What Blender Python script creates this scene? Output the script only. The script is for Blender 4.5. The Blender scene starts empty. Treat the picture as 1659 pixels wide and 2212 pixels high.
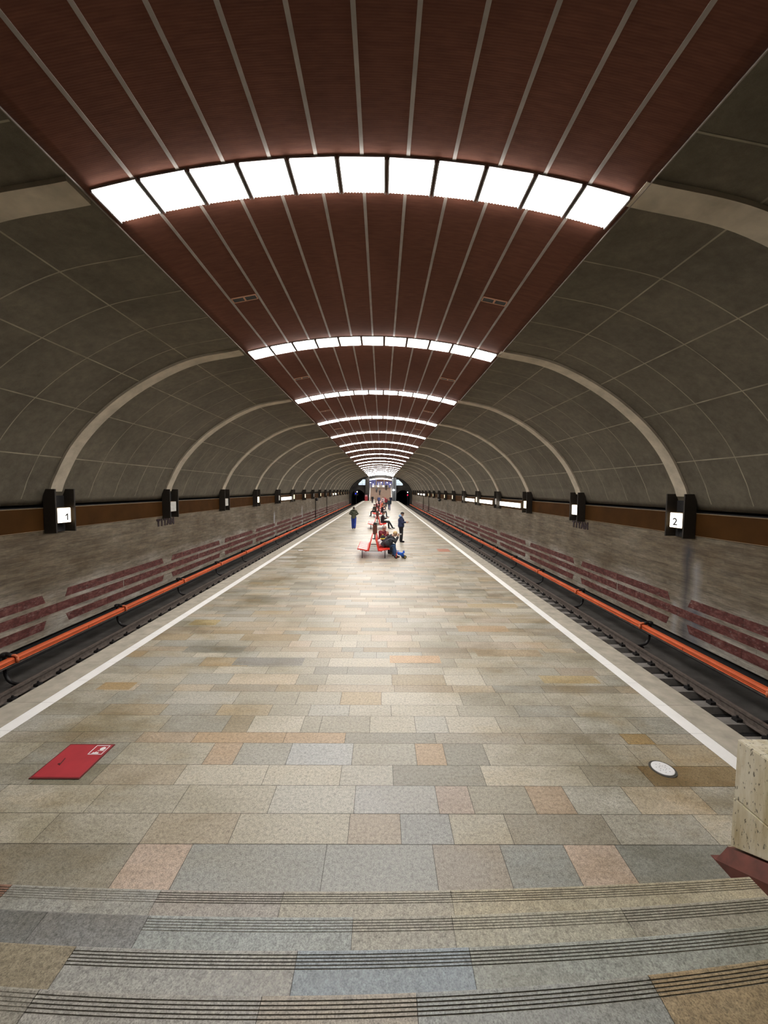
import bpy, bmesh, math, random
from mathutils import Vector, Matrix, Quaternion
random.seed(7)
S = bpy.context.scene
C = S.collection
PI = math.pi

# ------------------------------------------------------------------ helpers
def link(name, me, parent=None, mats=()):
    o = bpy.data.objects.new(name, me)
    C.objects.link(o)
    if parent is not None:
        o.parent = parent
    for m in mats:
        if m.name not in [x.name for x in me.materials if x]:
            me.materials.append(m)
    return o

def obj(name, bm, mat, parent=None, smooth=False):
    me = bpy.data.meshes.new(name)
    bm.normal_update()
    bm.to_mesh(me)
    bm.free()
    for m in (mat if isinstance(mat, (list, tuple)) else [mat]):
        me.materials.append(m)
    if smooth:
        for p in me.polygons:
            p.use_smooth = True
    o = bpy.data.objects.new(name, me)
    C.objects.link(o)
    if parent is not None:
        o.parent = parent
    return o

def tag(o, label, cat, group=None):
    o['label'] = label
    o['category'] = cat
    if group:
        o['group'] = group
    return o

def thing(name, label, cat, loc=(0, 0, 0), rz=0.0, group=None):
    o = bpy.data.objects.new(name, None)
    o.empty_display_size = 0.2
    C.objects.link(o)
    o.location = loc
    o.rotation_euler = (0, 0, rz)
    return tag(o, label, cat, group)

def struct(name, bm, mat, parent=None, smooth=False):
    o = obj(name, bm, mat, parent, smooth)
    if parent is None:
        o['kind'] = 'structure'
    return o

def copy_thing(src, loc, rot=None, label=None):
    r = src.copy()
    C.objects.link(r)
    r.location = loc
    if rot is not None:
        r.rotation_euler = rot
    if label:
        r['label'] = label
    for ch in list(src.children):
        c = ch.copy()
        C.objects.link(c)
        c.parent = r
        for g in list(ch.children):
            d = g.copy()
            C.objects.link(d)
            d.parent = c
    return r

def box(bm, x0, x1, y0, y1, z0, z1, mi=0, bev=0.0):
    vs = [bm.verts.new((x, y, z)) for z in (z0, z1) for y in (y0, y1) for x in (x0, x1)]
    fs = []
    for q in ((0, 2, 3, 1), (4, 5, 7, 6), (0, 1, 5, 4), (2, 6, 7, 3), (0, 4, 6, 2), (1, 3, 7, 5)):
        f = bm.faces.new([vs[i] for i in q])
        f.material_index = mi
        fs.append(f)
    if bev > 0:
        es = list({e for f in fs for e in f.edges})
        bmesh.ops.bevel(bm, geom=es, offset=bev, segments=2, affect='EDGES', profile=0.6)
    return vs

def B(*a, **k):
    bm = bmesh.new()
    box(bm, *a, **k)
    return bm

def quad(bm, pts, mi=0):
    f = bm.faces.new([bm.verts.new(p) for p in pts])
    f.material_index = mi
    return f

def tube(bm, pts, rad, seg=10, cap=True, mi=0, flat=1.0, flatu=1.0, upv=None):
    pts = [Vector(p) for p in pts]
    if not isinstance(rad, (list, tuple)):
        rad = [rad] * len(pts)
    rings = []
    t0 = (pts[1] - pts[0]).normalized()
    up = Vector((0, 0, 1)) if abs(t0.z) < 0.9 else Vector((0, 1, 0))
    if upv is not None:
        up = Vector(upv)
    u = t0.cross(up).normalized()
    for i, p in enumerate(pts):
        if i == 0:
            t = pts[1] - pts[0]
        elif i == len(pts) - 1:
            t = pts[-1] - pts[-2]
        else:
            t = (pts[i + 1] - p).normalized() + (p - pts[i - 1]).normalized()
        t.normalize()
        u = (u - t * u.dot(t)).normalized()
        v = t.cross(u)
        rings.append([bm.verts.new(p + (u * math.cos(2 * PI * k / seg) * flatu + v * math.sin(2 * PI * k / seg) * flat) * rad[i]) for k in range(seg)])
    for a, b in zip(rings[:-1], rings[1:]):
        for k in range(seg):
            f = bm.faces.new((a[k], a[(k + 1) % seg], b[(k + 1) % seg], b[k]))
            f.material_index = mi
    if cap:
        bm.faces.new(list(reversed(rings[0]))).material_index = mi
        bm.faces.new(rings[-1]).material_index = mi

def ell(bm, c, r, rot=None, seg=14, mi=0):
    m = Matrix.Translation(Vector(c))
    if rot is not None:
        m = m @ rot.to_4x4()
    m = m @ Matrix.Diagonal((r[0], r[1], r[2], 1))
    res = bmesh.ops.create_uvsphere(bm, u_segments=seg, v_segments=max(6, seg // 2 + 1), radius=1.0, matrix=m)
    for f in {f for v in res['verts'] for f in v.link_faces}:
        f.material_index = mi

def lathe(bm, prof, seg=20, mi=0, axis='z', c=(0, 0, 0)):
    rings = []
    for r, z in prof:
        ring = []
        for k in range(seg):
            a = 2 * PI * k / seg
            p = (r * math.cos(a), r * math.sin(a), z)
            if axis == 'y':
                p = (p[0], p[2], p[1])
            elif axis == 'x':
                p = (p[2], p[0], p[1])
            ring.append(bm.verts.new((p[0] + c[0], p[1] + c[1], p[2] + c[2])))
        rings.append(ring)
    for a, b in zip(rings[:-1], rings[1:]):
        for k in range(seg):
            bm.faces.new((a[k], a[(k + 1) % seg], b[(k + 1) % seg], b[k])).material_index = mi
    bm.faces.new(list(reversed(rings[0]))).material_index = mi
    bm.faces.new(rings[-1]).material_index = mi
    bmesh.ops.recalc_face_normals(bm, faces=bm.faces[:])

def prism_y(bm, prof, y0, y1, mi=0):
    """closed profile of (x,z) points extruded along y"""
    a = [bm.verts.new((x, y0, z)) for x, z in prof]
    b = [bm.verts.new((x, y1, z)) for x, z in prof]
    n = len(prof)
    for i in range(n):
        bm.faces.new((a[i], a[(i + 1) % n], b[(i + 1) % n], b[i])).material_index = mi
    bm.faces.new(list(reversed(a))).material_index = mi
    bm.faces.new(b).material_index = mi
    bmesh.ops.recalc_face_normals(bm, faces=bm.faces[:])

def blob(name, bm, voxel, mat, parent, smooth_iter=6):
    me = bpy.data.meshes.new(name)
    bm.to_mesh(me)
    bm.free()
    o = bpy.data.objects.new(name, me)
    C.objects.link(o)
    md = o.modifiers.new('r', 'REMESH')
    md.mode = 'VOXEL'
    md.voxel_size = voxel
    md.use_smooth_shade = True
    if smooth_iter:
        sm = o.modifiers.new('s', 'SMOOTH')
        sm.factor = 0.5
        sm.iterations = smooth_iter
    dg = bpy.context.evaluated_depsgraph_get()
    new = bpy.data.meshes.new_from_object(o.evaluated_get(dg))
    o.modifiers.clear()
    o.data = new
    bpy.data.meshes.remove(me)
    new.name = name
    new.materials.clear()
    new.materials.append(mat)
    for p in new.polygons:
        p.use_smooth = True
        p.material_index = 0
    if parent is not None:
        o.parent = parent
    return o

def text_mesh(name, body, size, mat, parent, loc, rot, depth=0.01, bold=0.0):
    cu = bpy.data.curves.new(name, 'FONT')
    cu.body = body
    cu.size = size
    cu.extrude = depth
    cu.offset = bold
    cu.align_x = 'CENTER'
    cu.align_y = 'CENTER'
    t = bpy.data.objects.new(name, cu)
    C.objects.link(t)
    dg = bpy.context.evaluated_depsgraph_get()
    me = bpy.data.meshes.new_from_object(t.evaluated_get(dg))
    bpy.data.objects.remove(t)
    bpy.data.curves.remove(cu)
    me.materials.clear()
    me.materials.append(mat)
    o = bpy.data.objects.new(name, me)
    C.objects.link(o)
    o.parent = parent
    o.location = loc
    o.rotation_euler = rot
    return o

ORD = ['zeroth', 'first', 'second', 'third', 'fourth', 'fifth', 'sixth', 'seventh', 'eighth', 'ninth', 'tenth', 'eleventh', 'twelfth',
       'thirteenth', 'fourteenth', 'fifteenth', 'sixteenth', 'seventeenth', 'eighteenth', 'nineteenth', 'twentieth']

# ------------------------------------------------------------------ materials
class NT:
    def __init__(self, name):
        self.m = bpy.data.materials.new(name)
        self.m.use_nodes = True
        self.t = self.m.node_tree
        self.b = self.t.nodes['Principled BSDF']
    def n(self, typ, **kw):
        nd = self.t.nodes.new(typ)
        for k, v in kw.items():
            if k.startswith('i_'):
                nd.inputs[k[2:].replace('_', ' ')].default_value = v
            else:
                setattr(nd, k, v)
        return nd
    def l(self, a, b):
        self.t.links.new(a, b)
    def ramp(self, fac, stops):
        r = self.n('ShaderNodeValToRGB')
        el = r.color_ramp.elements
        while len(el) < len(stops):
            el.new(0.5)
        for e, (p, c) in zip(el, stops):
            e.position = p
            e.color = (c, c, c, 1) if isinstance(c, (int, float)) else (*c, 1)
        self.l(fac, r.inputs['Fac'])
        return r.outputs['Color']
    def coords(self, scale=(1, 1, 1), loc=(0, 0, 0), kind='Object'):
        tc = self.n('ShaderNodeTexCoord')
        mp = self.n('ShaderNodeMapping')
        mp.inputs['Scale'].default_value = scale
        mp.inputs['Location'].default_value = loc
        self.l(tc.outputs[kind], mp.inputs['Vector'])
        return mp.outputs['Vector']
    def world(self, scale=(1, 1, 1), loc=(0, 0, 0)):
        g = self.n('ShaderNodeNewGeometry')
        mp = self.n('ShaderNodeMapping')
        mp.inputs['Scale'].default_value = scale
        mp.inputs['Location'].default_value = loc
        self.l(g.outputs['Position'], mp.inputs['Vector'])
        return mp.outputs['Vector']
    def noise(self, vec, scale, detail=4, rough=0.55):
        nz = self.n('ShaderNodeTexNoise')
        nz.inputs['Scale'].default_value = scale
        nz.inputs['Detail'].default_value = detail
        nz.inputs['Roughness'].default_value = rough
        self.l(vec, nz.inputs['Vector'])
        return nz.outputs['Fac']
    def mix(self, fac, a, b, mode='MIX'):
        mx = self.n('ShaderNodeMix', data_type='RGBA', blend_type=mode)
        for sock, v in ((mx.inputs[0], fac), (mx.inputs[6], a), (mx.inputs[7], b)):
            if isinstance(v, bpy.types.NodeSocket):
                self.l(v, sock)
            elif isinstance(v, (int, float)):
                sock.default_value = v if sock == mx.inputs[0] else (v, v, v, 1)
            else:
                sock.default_value = (*v, 1)
        return mx.outputs[2]
    def math(self, op, a, b=None, clamp=False):
        nd = self.n('ShaderNodeMath', operation=op, use_clamp=clamp)
        for i, v in enumerate((a, b)):
            if v is None:
                continue
            if isinstance(v, bpy.types.NodeSocket):
                self.l(v, nd.inputs[i])
            else:
                nd.inputs[i].default_value = v
        return nd.outputs[0]
    def bump(self, h, strength=0.3, dist=0.01):
        bp = self.n('ShaderNodeBump')
        bp.inputs['Strength'].default_value = strength
        bp.inputs['Distance'].default_value = dist
        self.l(h, bp.inputs['Height'])
        self.l(bp.outputs['Normal'], self.b.inputs['Normal'])
    def base(self, c):
        if isinstance(c, bpy.types.NodeSocket):
            self.l(c, self.b.inputs['Base Color'])
        else:
            self.b.inputs['Base Color'].default_value = (*c, 1)
    def rough(self, v):
        if isinstance(v, bpy.types.NodeSocket):
            self.l(v, self.b.inputs['Roughness'])
        else:
            self.b.inputs['Roughness'].default_value = v

def plain(name, col, rough=0.6, metal=0.0, var=0.15, scale=12.0, bump=0.0):
    t = NT(name)
    nz = t.noise(t.coords(), scale)
    lo = tuple(max(0, c * (1 - var)) for c in col)
    hi = tuple(min(1, c * (1 + var)) for c in col)
    t.base(t.ramp(nz, [(0.3, lo), (0.7, hi)]))
    t.rough(rough)
    t.b.inputs['Metallic'].default_value = metal
    if bump:
        t.bump(nz, bump, 0.01)
    return t.m

def emit(name, col, strength, base=(0.8, 0.8, 0.8)):
    t = NT(name)
    t.base(base)
    t.b.inputs['Emission Color'].default_value = (*col, 1)
    t.b.inputs['Emission Strength'].default_value = strength
    return t.m

M = {}
# floor granite: per-slab colour attribute + speckle + stains
t = NT('granite_slabs')
at = t.n('ShaderNodeAttribute', attribute_name='slab')
w = t.world()
spk = t.noise(w, 120, 2, 0.8)
spk2 = t.noise(w, 34, 3, 0.7)
col = t.mix(1.0, at.outputs['Color'], t.ramp(spk, [(0.30, 0.50), (0.48, 0.97), (0.72, 1.40)]), 'MULTIPLY')
col = t.mix(1.0, col, t.ramp(spk2, [(0.28, 0.62), (0.5, 1.0), (0.75, 1.28)]), 'MULTIPLY')
st = t.noise(t.world((0.55, 0.9, 1)), 0.9, 5, 0.65)
st2 = t.noise(t.world((0.8, 1.6, 1), (13, 5, 0)), 1.1, 5, 0.6)
sx = t.n('ShaderNodeSeparateXYZ')
t.l(t.world(), sx.inputs[0])
side = t.ramp(t.math('ABSOLUTE', t.math('DIVIDE', sx.outputs['X'], 4.0)), [(0.15, 0.25), (0.7, 1.0)])
col = t.mix(t.math('MULTIPLY', side, t.ramp(st, [(0.46, 0.0), (0.62, 0.75)])), col, t.mix(1.0, col, (0.50, 0.47, 0.38), 'MULTIPLY'))
col = t.mix(t.math('MULTIPLY', side, t.ramp(st2, [(0.50, 0.0), (0.66, 0.5)])), col, t.mix(1.0, col, (0.84, 0.68, 0.44), 'MULTIPLY'))
t.base(col)
t.rough(t.ramp(spk2, [(0.3, 0.36), (0.7, 0.55)]))
t.b.inputs['Specular IOR Level'].default_value = 0.45
t.bump(spk, 0.12, 0.002)
M['granite'] = t.m
M['grout'] = plain('grout', (0.07, 0.065, 0.055), 0.9)
M['white_line'] = plain('white_safety_line', (0.93, 0.92, 0.89), 0.55, var=0.04, scale=3)
M['coping'] = plain('coping_concrete', (0.43, 0.39, 0.315), 0.7, var=0.2, scale=5)
# travertine track wall
t = NT('wall_travertine')
w = t.world((1, 0.12, 1))
strk = t.noise(t.world((1, 0.9, 9)), 1.3, 6, 0.7)
blot = t.noise(t.world((1, 0.5, 0.7), (3, 0, 0)), 1.2, 5, 0.6)
fine = t.noise(t.world((1, 2.5, 22)), 2.2, 4, 0.7)
tc = t.n('ShaderNodeNewGeometry')
sep = t.n('ShaderNodeSeparateXYZ')
t.l(tc.outputs['Position'], sep.inputs[0])
cmb = t.n('ShaderNodeCombineXYZ')
t.l(sep.outputs['Y'], cmb.inputs['X'])
t.l(sep.outputs['Z'], cmb.inputs['Y'])
br = t.n('ShaderNodeTexBrick')
br.inputs['Scale'].default_value = 1.0
br.inputs['Brick Width'].default_value = 0.9
br.inputs['Row Height'].default_value = 0.115
br.inputs['Mortar Size'].default_value = 0.004
br.inputs['Color1'].default_value = (0.25, 0.22, 0.18, 1)
br.inputs['Color2'].default_value = (0.32, 0.295, 0.255, 1)
br.inputs['Mortar'].default_value = (0.225, 0.195, 0.16, 1)
t.l(cmb.outputs[0], br.inputs['Vector'])
col = t.mix(1.0, br.outputs['Color'], t.ramp(strk, [(0.32, 0.62), (0.5, 1.0), (0.7, 1.38)]), 'MULTIPLY')
col = t.mix(1.0, col, t.ramp(fine, [(0.3, 0.7), (0.7, 1.3)]), 'MULTIPLY')
col = t.mix(1.0, col, t.ramp(blot, [(0.3, (0.62, 0.54, 0.42)), (0.55, (1.0, 0.97, 0.92)), (0.75, (1.30, 1.34, 1.38))]), 'MULTIPLY')
def stain(col, y0, half, sidesign, dark, amount, zlo=-1.2, zhi=1.8):
    wob = t.math('MULTIPLY', t.math('SUBTRACT', t.noise(t.world((1, 0.8, 1.4)), 1.6, 4), 0.5), half * 0.9)
    d = t.math('ABSOLUTE', t.math('SUBTRACT', t.math('ADD', sep.outputs['Y'], wob), y0))
    k = t.math('SUBTRACT', 1.0, t.math('DIVIDE', d, half), True)
    k = t.math('MULTIPLY', k, t.math('GREATER_THAN', t.math('MULTIPLY', sep.outputs['X'], sidesign), 0.0))
    k = t.math('MULTIPLY', k, t.ramp(t.math('DIVIDE', t.math('SUBTRACT', sep.outputs['Z'], zlo), zhi - zlo), [(0.0, 0.6), (0.8, 1.0), (1.0, 0.0)]))
    k = t.math('MULTIPLY', k, amount * 1.6, True)
    return t.mix(k, col, dark)
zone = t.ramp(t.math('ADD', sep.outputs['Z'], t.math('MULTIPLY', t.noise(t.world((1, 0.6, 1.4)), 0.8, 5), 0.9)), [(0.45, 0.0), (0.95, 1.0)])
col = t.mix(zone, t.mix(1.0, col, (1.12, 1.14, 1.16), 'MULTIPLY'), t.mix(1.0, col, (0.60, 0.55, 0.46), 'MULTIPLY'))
col = stain(col, 9.78, 0.22, 1, (0.40, 0.41, 0.43), 0.28, -0.2, 1.3)
col = stain(col, 10.10, 0.24, 1, (0.045, 0.043, 0.048), 0.62, -0.3, 1.84)
col = stain(col, 9.75, 0.55, 1, (0.085, 0.09, 0.12), 0.55, -1.2, 0.1)
col = stain(col, 10.45, 0.16, 1, (0.42, 0.43, 0.45), 0.35, -1.0, 0.0)
col = stain(col, 31.6, 0.30, -1, (0.42, 0.43, 0.44), 0.6, -1.0, 1.2)
col = stain(col, 42.6, 0.34, -1, (0.42, 0.43, 0.44), 0.6, -1.0, 1.2)
col = stain(col, 47.5, 0.3, 1, (0.06, 0.055, 0.05), 0.5)
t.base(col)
t.rough(0.75)
t.bump(strk, 0.35, 0.02)
M['travertine_wall'] = t.m
t = NT('maroon_marble')
v = t.noise(t.world((1, 2, 4)), 2.5, 6, 0.7)
v2 = t.noise(t.world((1, 1.2, 3), (7, 1, 2)), 6, 4, 0.8)
col = t.ramp(v, [(0.3, (0.05, 0.015, 0.014)), (0.5, (0.135, 0.042, 0.036)), (0.72, (0.27, 0.13, 0.11))])
col = t.mix(t.ramp(v2, [(0.57, 0.0), (0.68, 0.6)]), col, (0.36, 0.30, 0.27))
t.base(col)
t.rough(0.5)
M['maroon'] = t.m
# ceiling
t = NT('ceiling_brown_panels')
wv = t.n('ShaderNodeTexWave', wave_type='BANDS', bands_direction='Y')
wv.inputs['Scale'].default_value = 14.0
wv.inputs['Distortion'].default_value = 0.3
t.l(t.world(), wv.inputs['Vector'])
n1 = t.noise(t.world((1, 0.5, 1)), 0.9, 4)
n2 = t.noise(t.world((2, 12, 1)), 2.0, 4)
col = t.ramp(n1, [(0.3, (0.112, 0.044, 0.028)), (0.7, (0.150, 0.060, 0.039))])
col = t.mix(1.0, col, t.ramp(wv.outputs['Fac'], [(0.0, 0.93), (0.5, 1.0), (1.0, 1.03)]), 'MULTIPLY')
col = t.mix(1.0, col, t.ramp(n2, [(0.3, 0.85), (0.7, 1.15)]), 'MULTIPLY')
t.base(col)
t.rough(0.9)
t.b.inputs['Specular IOR Level'].default_value = 0.15
t.bump(wv.outputs['Fac'], 0.05, 0.004)
M['ceiling'] = t.m
M['joint'] = plain('grey_joint_strip', (0.30, 0.26, 0.23), 0.6, var=0.2, scale=3)
# vault concrete
t = NT('vault_plaster')
n1 = t.noise(t.world((1, 1, 1)), 0.7, 6, 0.65)
n2 = t.noise(t.world((1, 1, 1), (9, 0, 0)), 6, 5, 0.7)
n3 = t.noise(t.world((14, 14, 2.2)), 9, 2)
col = t.ramp(n1, [(0.3, (0.094, 0.080, 0.056)), (0.6, (0.140, 0.121, 0.086)), (0.8, (0.185, 0.160, 0.115))])
col = t.mix(1.0, col, t.ramp(n2, [(0.3, 0.8), (0.7, 1.2)]), 'MULTIPLY')
col = t.mix(1.0, col, t.ramp(n3, [(0.3, 0.9), (0.7, 1.1)]), 'MULTIPLY')
t.base(col)
t.rough(0.85)
t.bump(n3, 0.3, 0.01)
M['vault'] = t.m
M['vault_joint'] = plain('vault_joint', (0.29, 0.26, 0.19), 0.8, var=0.35, scale=2)
M['rib'] = plain('rib_concrete', (0.50, 0.44, 0.34), 0.8, var=0.2, scale=3, bump=0.1)
M['band'] = plain('ochre_brown_band', (0.062, 0.026, 0.006), 0.85, var=0.2, scale=1.5)
M['band'].node_tree.nodes['Principled BSDF'].inputs['Specular IOR Level'].default_value = 0.1
M['dark'] = plain('dark_recess', (0.018, 0.017, 0.018), 0.8)
M['bed'] = plain('track_bed_concrete', (0.062, 0.058, 0.053), 0.85, var=0.4, scale=2.5, bump=0.2)
M['sleeper'] = plain('sleeper_concrete', (0.21, 0.195, 0.18), 0.85, var=0.3, scale=5)
M['ballast'] = plain('ballast', (0.016, 0.015, 0.015), 0.95, var=0.5, scale=30, bump=0.6)
M['rail'] = plain('rail_steel', (0.17, 0.14, 0.12), 0.55, 0.3, var=0.3)
M['black_steel'] = plain('black_steel', (0.022, 0.021, 0.022), 0.5, 0.3)
M['orange'] = plain('orange_cover', (0.76, 0.135, 0.035), 0.7, var=0.16, scale=2)
M['seam'] = plain('orange_seam', (0.16, 0.03, 0.015), 0.7)
M['orange_dark'] = plain('orange_clamp', (0.80, 0.22, 0.09), 0.4)
M['light'] = emit('lit_diffuser', (1.0, 0.965, 0.93), 27.0)
M['lamp_housing'] = plain('lamp_housing', (0.30, 0.28, 0.27), 0.6)
M['sign_lit'] = emit('sign_lit_face', (1.0, 0.93, 0.80), 2.6)
M['sign_warm'] = emit('sign_lit_warm_face', (1.0, 0.80, 0.45), 1.9)
M['sign_off'] = plain('sign_unlit_face', (0.62, 0.62, 0.58), 0.4)
M['sign_case'] = plain('sign_case', (0.30, 0.22, 0.13), 0.5)
M['digit'] = plain('dark_lettering', (0.03, 0.03, 0.035), 0.5)
M['pylon'] = plain('pylon_brown', (0.024, 0.018, 0.012), 0.7)
M['letters'] = plain('maroon_lettering', (0.022, 0.007, 0.010), 0.7)
M['red_plate'] = plain('red_plate', (0.40, 0.032, 0.042), 0.5, var=0.12, scale=4)
M['white_paint'] = plain('white_paint', (0.80, 0.80, 0.80), 0.5, var=0.06)
M['black'] = plain('black_paint', (0.012, 0.012, 0.013), 0.5)
M['bench_red'] = plain('red_plastic', (0.78, 0.045, 0.028), 0.36, var=0.06, scale=2)
M['bench_frame'] = plain('grey_steel_frame', (0.10, 0.10, 0.105), 0.4, 0.7)
M['bin'] = plain('bin_brown', (0.105, 0.030, 0.020), 0.45)
# travertine parapet
t = NT('parapet_travertine')
vs_ = t.noise(t.world((9, 7, 0.9)), 1.5, 5, 0.6)
pit = t.noise(t.world((14, 22, 9)), 2.2, 3, 0.6)
col = t.ramp(vs_, [(0.28, (0.40, 0.31, 0.16)), (0.45, (0.60, 0.53, 0.37)), (0.6, (0.72, 0.67, 0.54)), (0.75, (0.52, 0.43, 0.26))])
col = t.mix(t.ramp(pit, [(0.60, 0.0), (0.67, 0.85)]), col, (0.10, 0.085, 0.06))
t.base(col)
t.rough(0.6)
t.bump(t.ramp(pit, [(0.6, 1.0), (0.68, 0.0)]), 0.5, 0.01)
M['parapet'] = t.m
M['plinth'] = plain('red_marble_plinth', (0.12, 0.032, 0.022), 0.45, var=0.35, scale=9)
M['stair_brown'] = plain('stair_brown', (0.33, 0.235, 0.18), 0.7, var=0.15, scale=6)
M['stair_white'] = plain('white_plaster', (0.72, 0.70, 0.66), 0.7, var=0.06)
M['end_wall'] = plain('end_wall_concrete', (0.05, 0.046, 0.042), 0.9, var=0.4, scale=0.8)
M['pillar'] = plain('grey_blue_pillar', (0.24, 0.26, 0.28), 0.5, var=0.15, scale=2)
M['glass_blue'] = emit('shop_glass', (0.16, 0.17, 0.42), 0.35, (0.05, 0.05, 0.12))
M['brown_panel'] = plain('shop_brown_panel', (0.15, 0.07, 0.05), 0.6)
M['lamp_globe'] = emit('globe', (1, 0.97, 0.92), 6.0)
M['sig_blue'] = emit('signal_blue', (0.01, 0.03, 1.0), 1.3, (0.0, 0.0, 0.3))
M['sig_red'] = emit('signal_red', (1.0, 0.005, 0.06), 1.4, (0.3, 0.0, 0.0))
M['sig_white'] = emit('signal_white', (1.0, 0.98, 0.95), 6.0)
M['window_bright'] = emit('window_bright', (0.62, 0.78, 0.88), 0.75)
M['red_cab'] = plain('red_cabinet', (0.42, 0.02, 0.03), 0.4)
M['tunnel'] = plain('tunnel_dark', (0.012, 0.013, 0.022), 0.9)

def cloth(name, col, rough=0.85, var=0.25, scale=14):
    if name not in M:
        M[name] = plain(name, col, rough, 0, var, scale, 0.15)
    return M[name]

# ------------------------------------------------------------------ dimensions
D = 5.42
Y1 = 5.12
YK = [None] + [Y1 + D * k for k in range(0, 20)]     # YK[1] is the nearest light row
YEND = 103.9
PE, LI, LO = 4.82, 4.20, 4.39
CR, RAD, COFF = 7.05, 12.9, 0.068
def arc(s, dr=0.0):
    a = s / RAD
    return ((RAD + dr) * math.sin(a) + COFF, CR - RAD + (RAD + dr) * math.cos(a)), a

# ------------------------------------------------------------------ floor
def slab_colour(narrow=False):
    r = random.random()
    g = random.uniform(0.86, 1.12)
    if narrow and r < 0.65:
        c = random.choice([(0.40, 0.31, 0.22), (0.36, 0.29, 0.22), (0.33, 0.29, 0.24), (0.30, 0.27, 0.24)])
    elif r < 0.50:
        c = random.choice([(0.42, 0.395, 0.345), (0.39, 0.365, 0.31), (0.44, 0.415, 0.36)])
    elif r < 0.68:
        c = random.choice([(0.37, 0.37, 0.355), (0.34, 0.345, 0.335)])
    elif r < 0.83:
        c = random.choice([(0.42, 0.345, 0.26), (0.41, 0.33, 0.27)])
    elif r < 0.93:
        c = random.choice([(0.25, 0.245, 0.225), (0.28, 0.26, 0.22)])
    else:
        c = random.choice([(0.38, 0.27, 0.14), (0.32, 0.24, 0.14)])
    m = (0.385, 0.366, 0.312)
    return tuple((x * 0.52 + y * 0.48) * g * 1.05 * k_ for x, y, k_ in zip(c, m, (1.06, 1.035, 0.97)))

PINK = (0.52, 0.40, 0.315)
ybound = [2.40, 3.047, 3.351, 3.687, 3.973, 4.329, 4.526, 4.872, 5.133, 5.473, 5.674, 6.011, 6.269, 6.606]
joints = {0: [-3.2, -1.69, -1.23, -0.1, 0.79, 1.36, 1.90, 2.34, 3.3], 1: [-3.3, -2.6, -1.69, -0.94, 0.07, 0.53, 0.98, 1.49, 2.4, 3.25],
          2: [-3.4, -2.4, -1.58, -0.70, 0.10, 0.90, 1.23, 1.81, 2.19, 2.79, 3.5], 3: [-3.2, -2.6, -1.75, -0.86, -0.07, 0.48, 1.43, 2.52, 3.15],
          4: [-3.6, -2.6, -1.60, -1.27, -0.69, 0.03, 0.75, 1.08, 1.55, 2.65, 3.24, 3.6], 5: [-3.3, -2.56, -1.90, -0.81, -0.08, 1.01, 2.07, 3.30, 3.63],
          6: [-3.5, -2.4, -1.62, -1.31, -0.65, -0.42, 0.21, 0.79, 1.20, 1.86, 2.87, 3.6], 7: [-3.4, -2.59, -1.85, -1.15, -0.62, -0.08, 0.49, 1.40, 2.2, 3.0]}
y = ybound[-1]
while y < 102.4:
    y += random.choice([0.2, 0.2, 0.26, 0.3, 0.3, 0.34, 0.34])
    ybound.append(min(y, 102.5))
fb = bmesh.new()
slab = fb.loops.layers.float_color.new('slab')
def slab_quad(x0, x1, y0, y1, col, z=0.0, mi=0, g=0.0022):
    f = quad(fb, [(x0 + g, y0 + g, z), (x1 - g, y0 + g, z), (x1 - g, y1 - g, z), (x0 + g, y1 - g, z)], mi)
    for lp in f.loops:
        lp[slab] = (*col, 1)
fixed = {(0, -1.69): PINK, (0, 1.90): PINK, (5, 3.30): (0.36, 0.24, 0.09), (0, -0.1): (0.33, 0.335, 0.31), (0, 1.36): (0.27, 0.285, 0.27), (0, -1.23): (0.31, 0.315, 0.29),
         (0, 0.79): (0.33, 0.29, 0.24), (0, 2.34): (0.25, 0.26, 0.235), (1, 0.53): (0.33, 0.335, 0.32), (1, 0.98): (0.42, 0.385, 0.30), (1, 1.49): (0.30, 0.27, 0.21),
         (2, 0.90): (0.43, 0.34, 0.28), (2, 1.81): (0.42, 0.31, 0.21), (2, 0.10): (0.42, 0.415, 0.39), (4, 0.75): (0.45, 0.32, 0.20), (4, -1.60): (0.45, 0.33, 0.22),
         (4, -0.69): (0.44, 0.45, 0.44), (3, 3.15): (0.28, 0.19, 0.08), (3, -3.2): (0.27, 0.25, 0.18), (5, -2.56): (0.44, 0.34, 0.24), (5, -1.9): (0.45, 0.31, 0.18), (5, -0.81): (0.47, 0.33, 0.2)}
for i, (a, b) in enumerate(zip(ybound[:-1], ybound[1:])):
    if i in joints:
        xs = [-LI] + joints[i] + [LI]
    else:
        xs = [-LI]
        x = -LI + random.uniform(0.2, 0.8)
        while x < LI - 0.2:
            xs.append(x)
            x += random.choice([0.45, 0.6, 0.6, 0.8, 0.9, 1.1]) * random.uniform(0.9, 1.1)
        xs.append(LI)
    nar = (b - a) < 0.24
    for x0, x1 in zip(xs[:-1], xs[1:]):
        fc = fixed.get((i, x0))
        slab_quad(x0, x1, a, b, slab_colour(nar) if fc is None else tuple(p * 0.8 + q * 0.2 for p, q in zip(fc, (0.375, 0.35, 0.295))))
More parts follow.
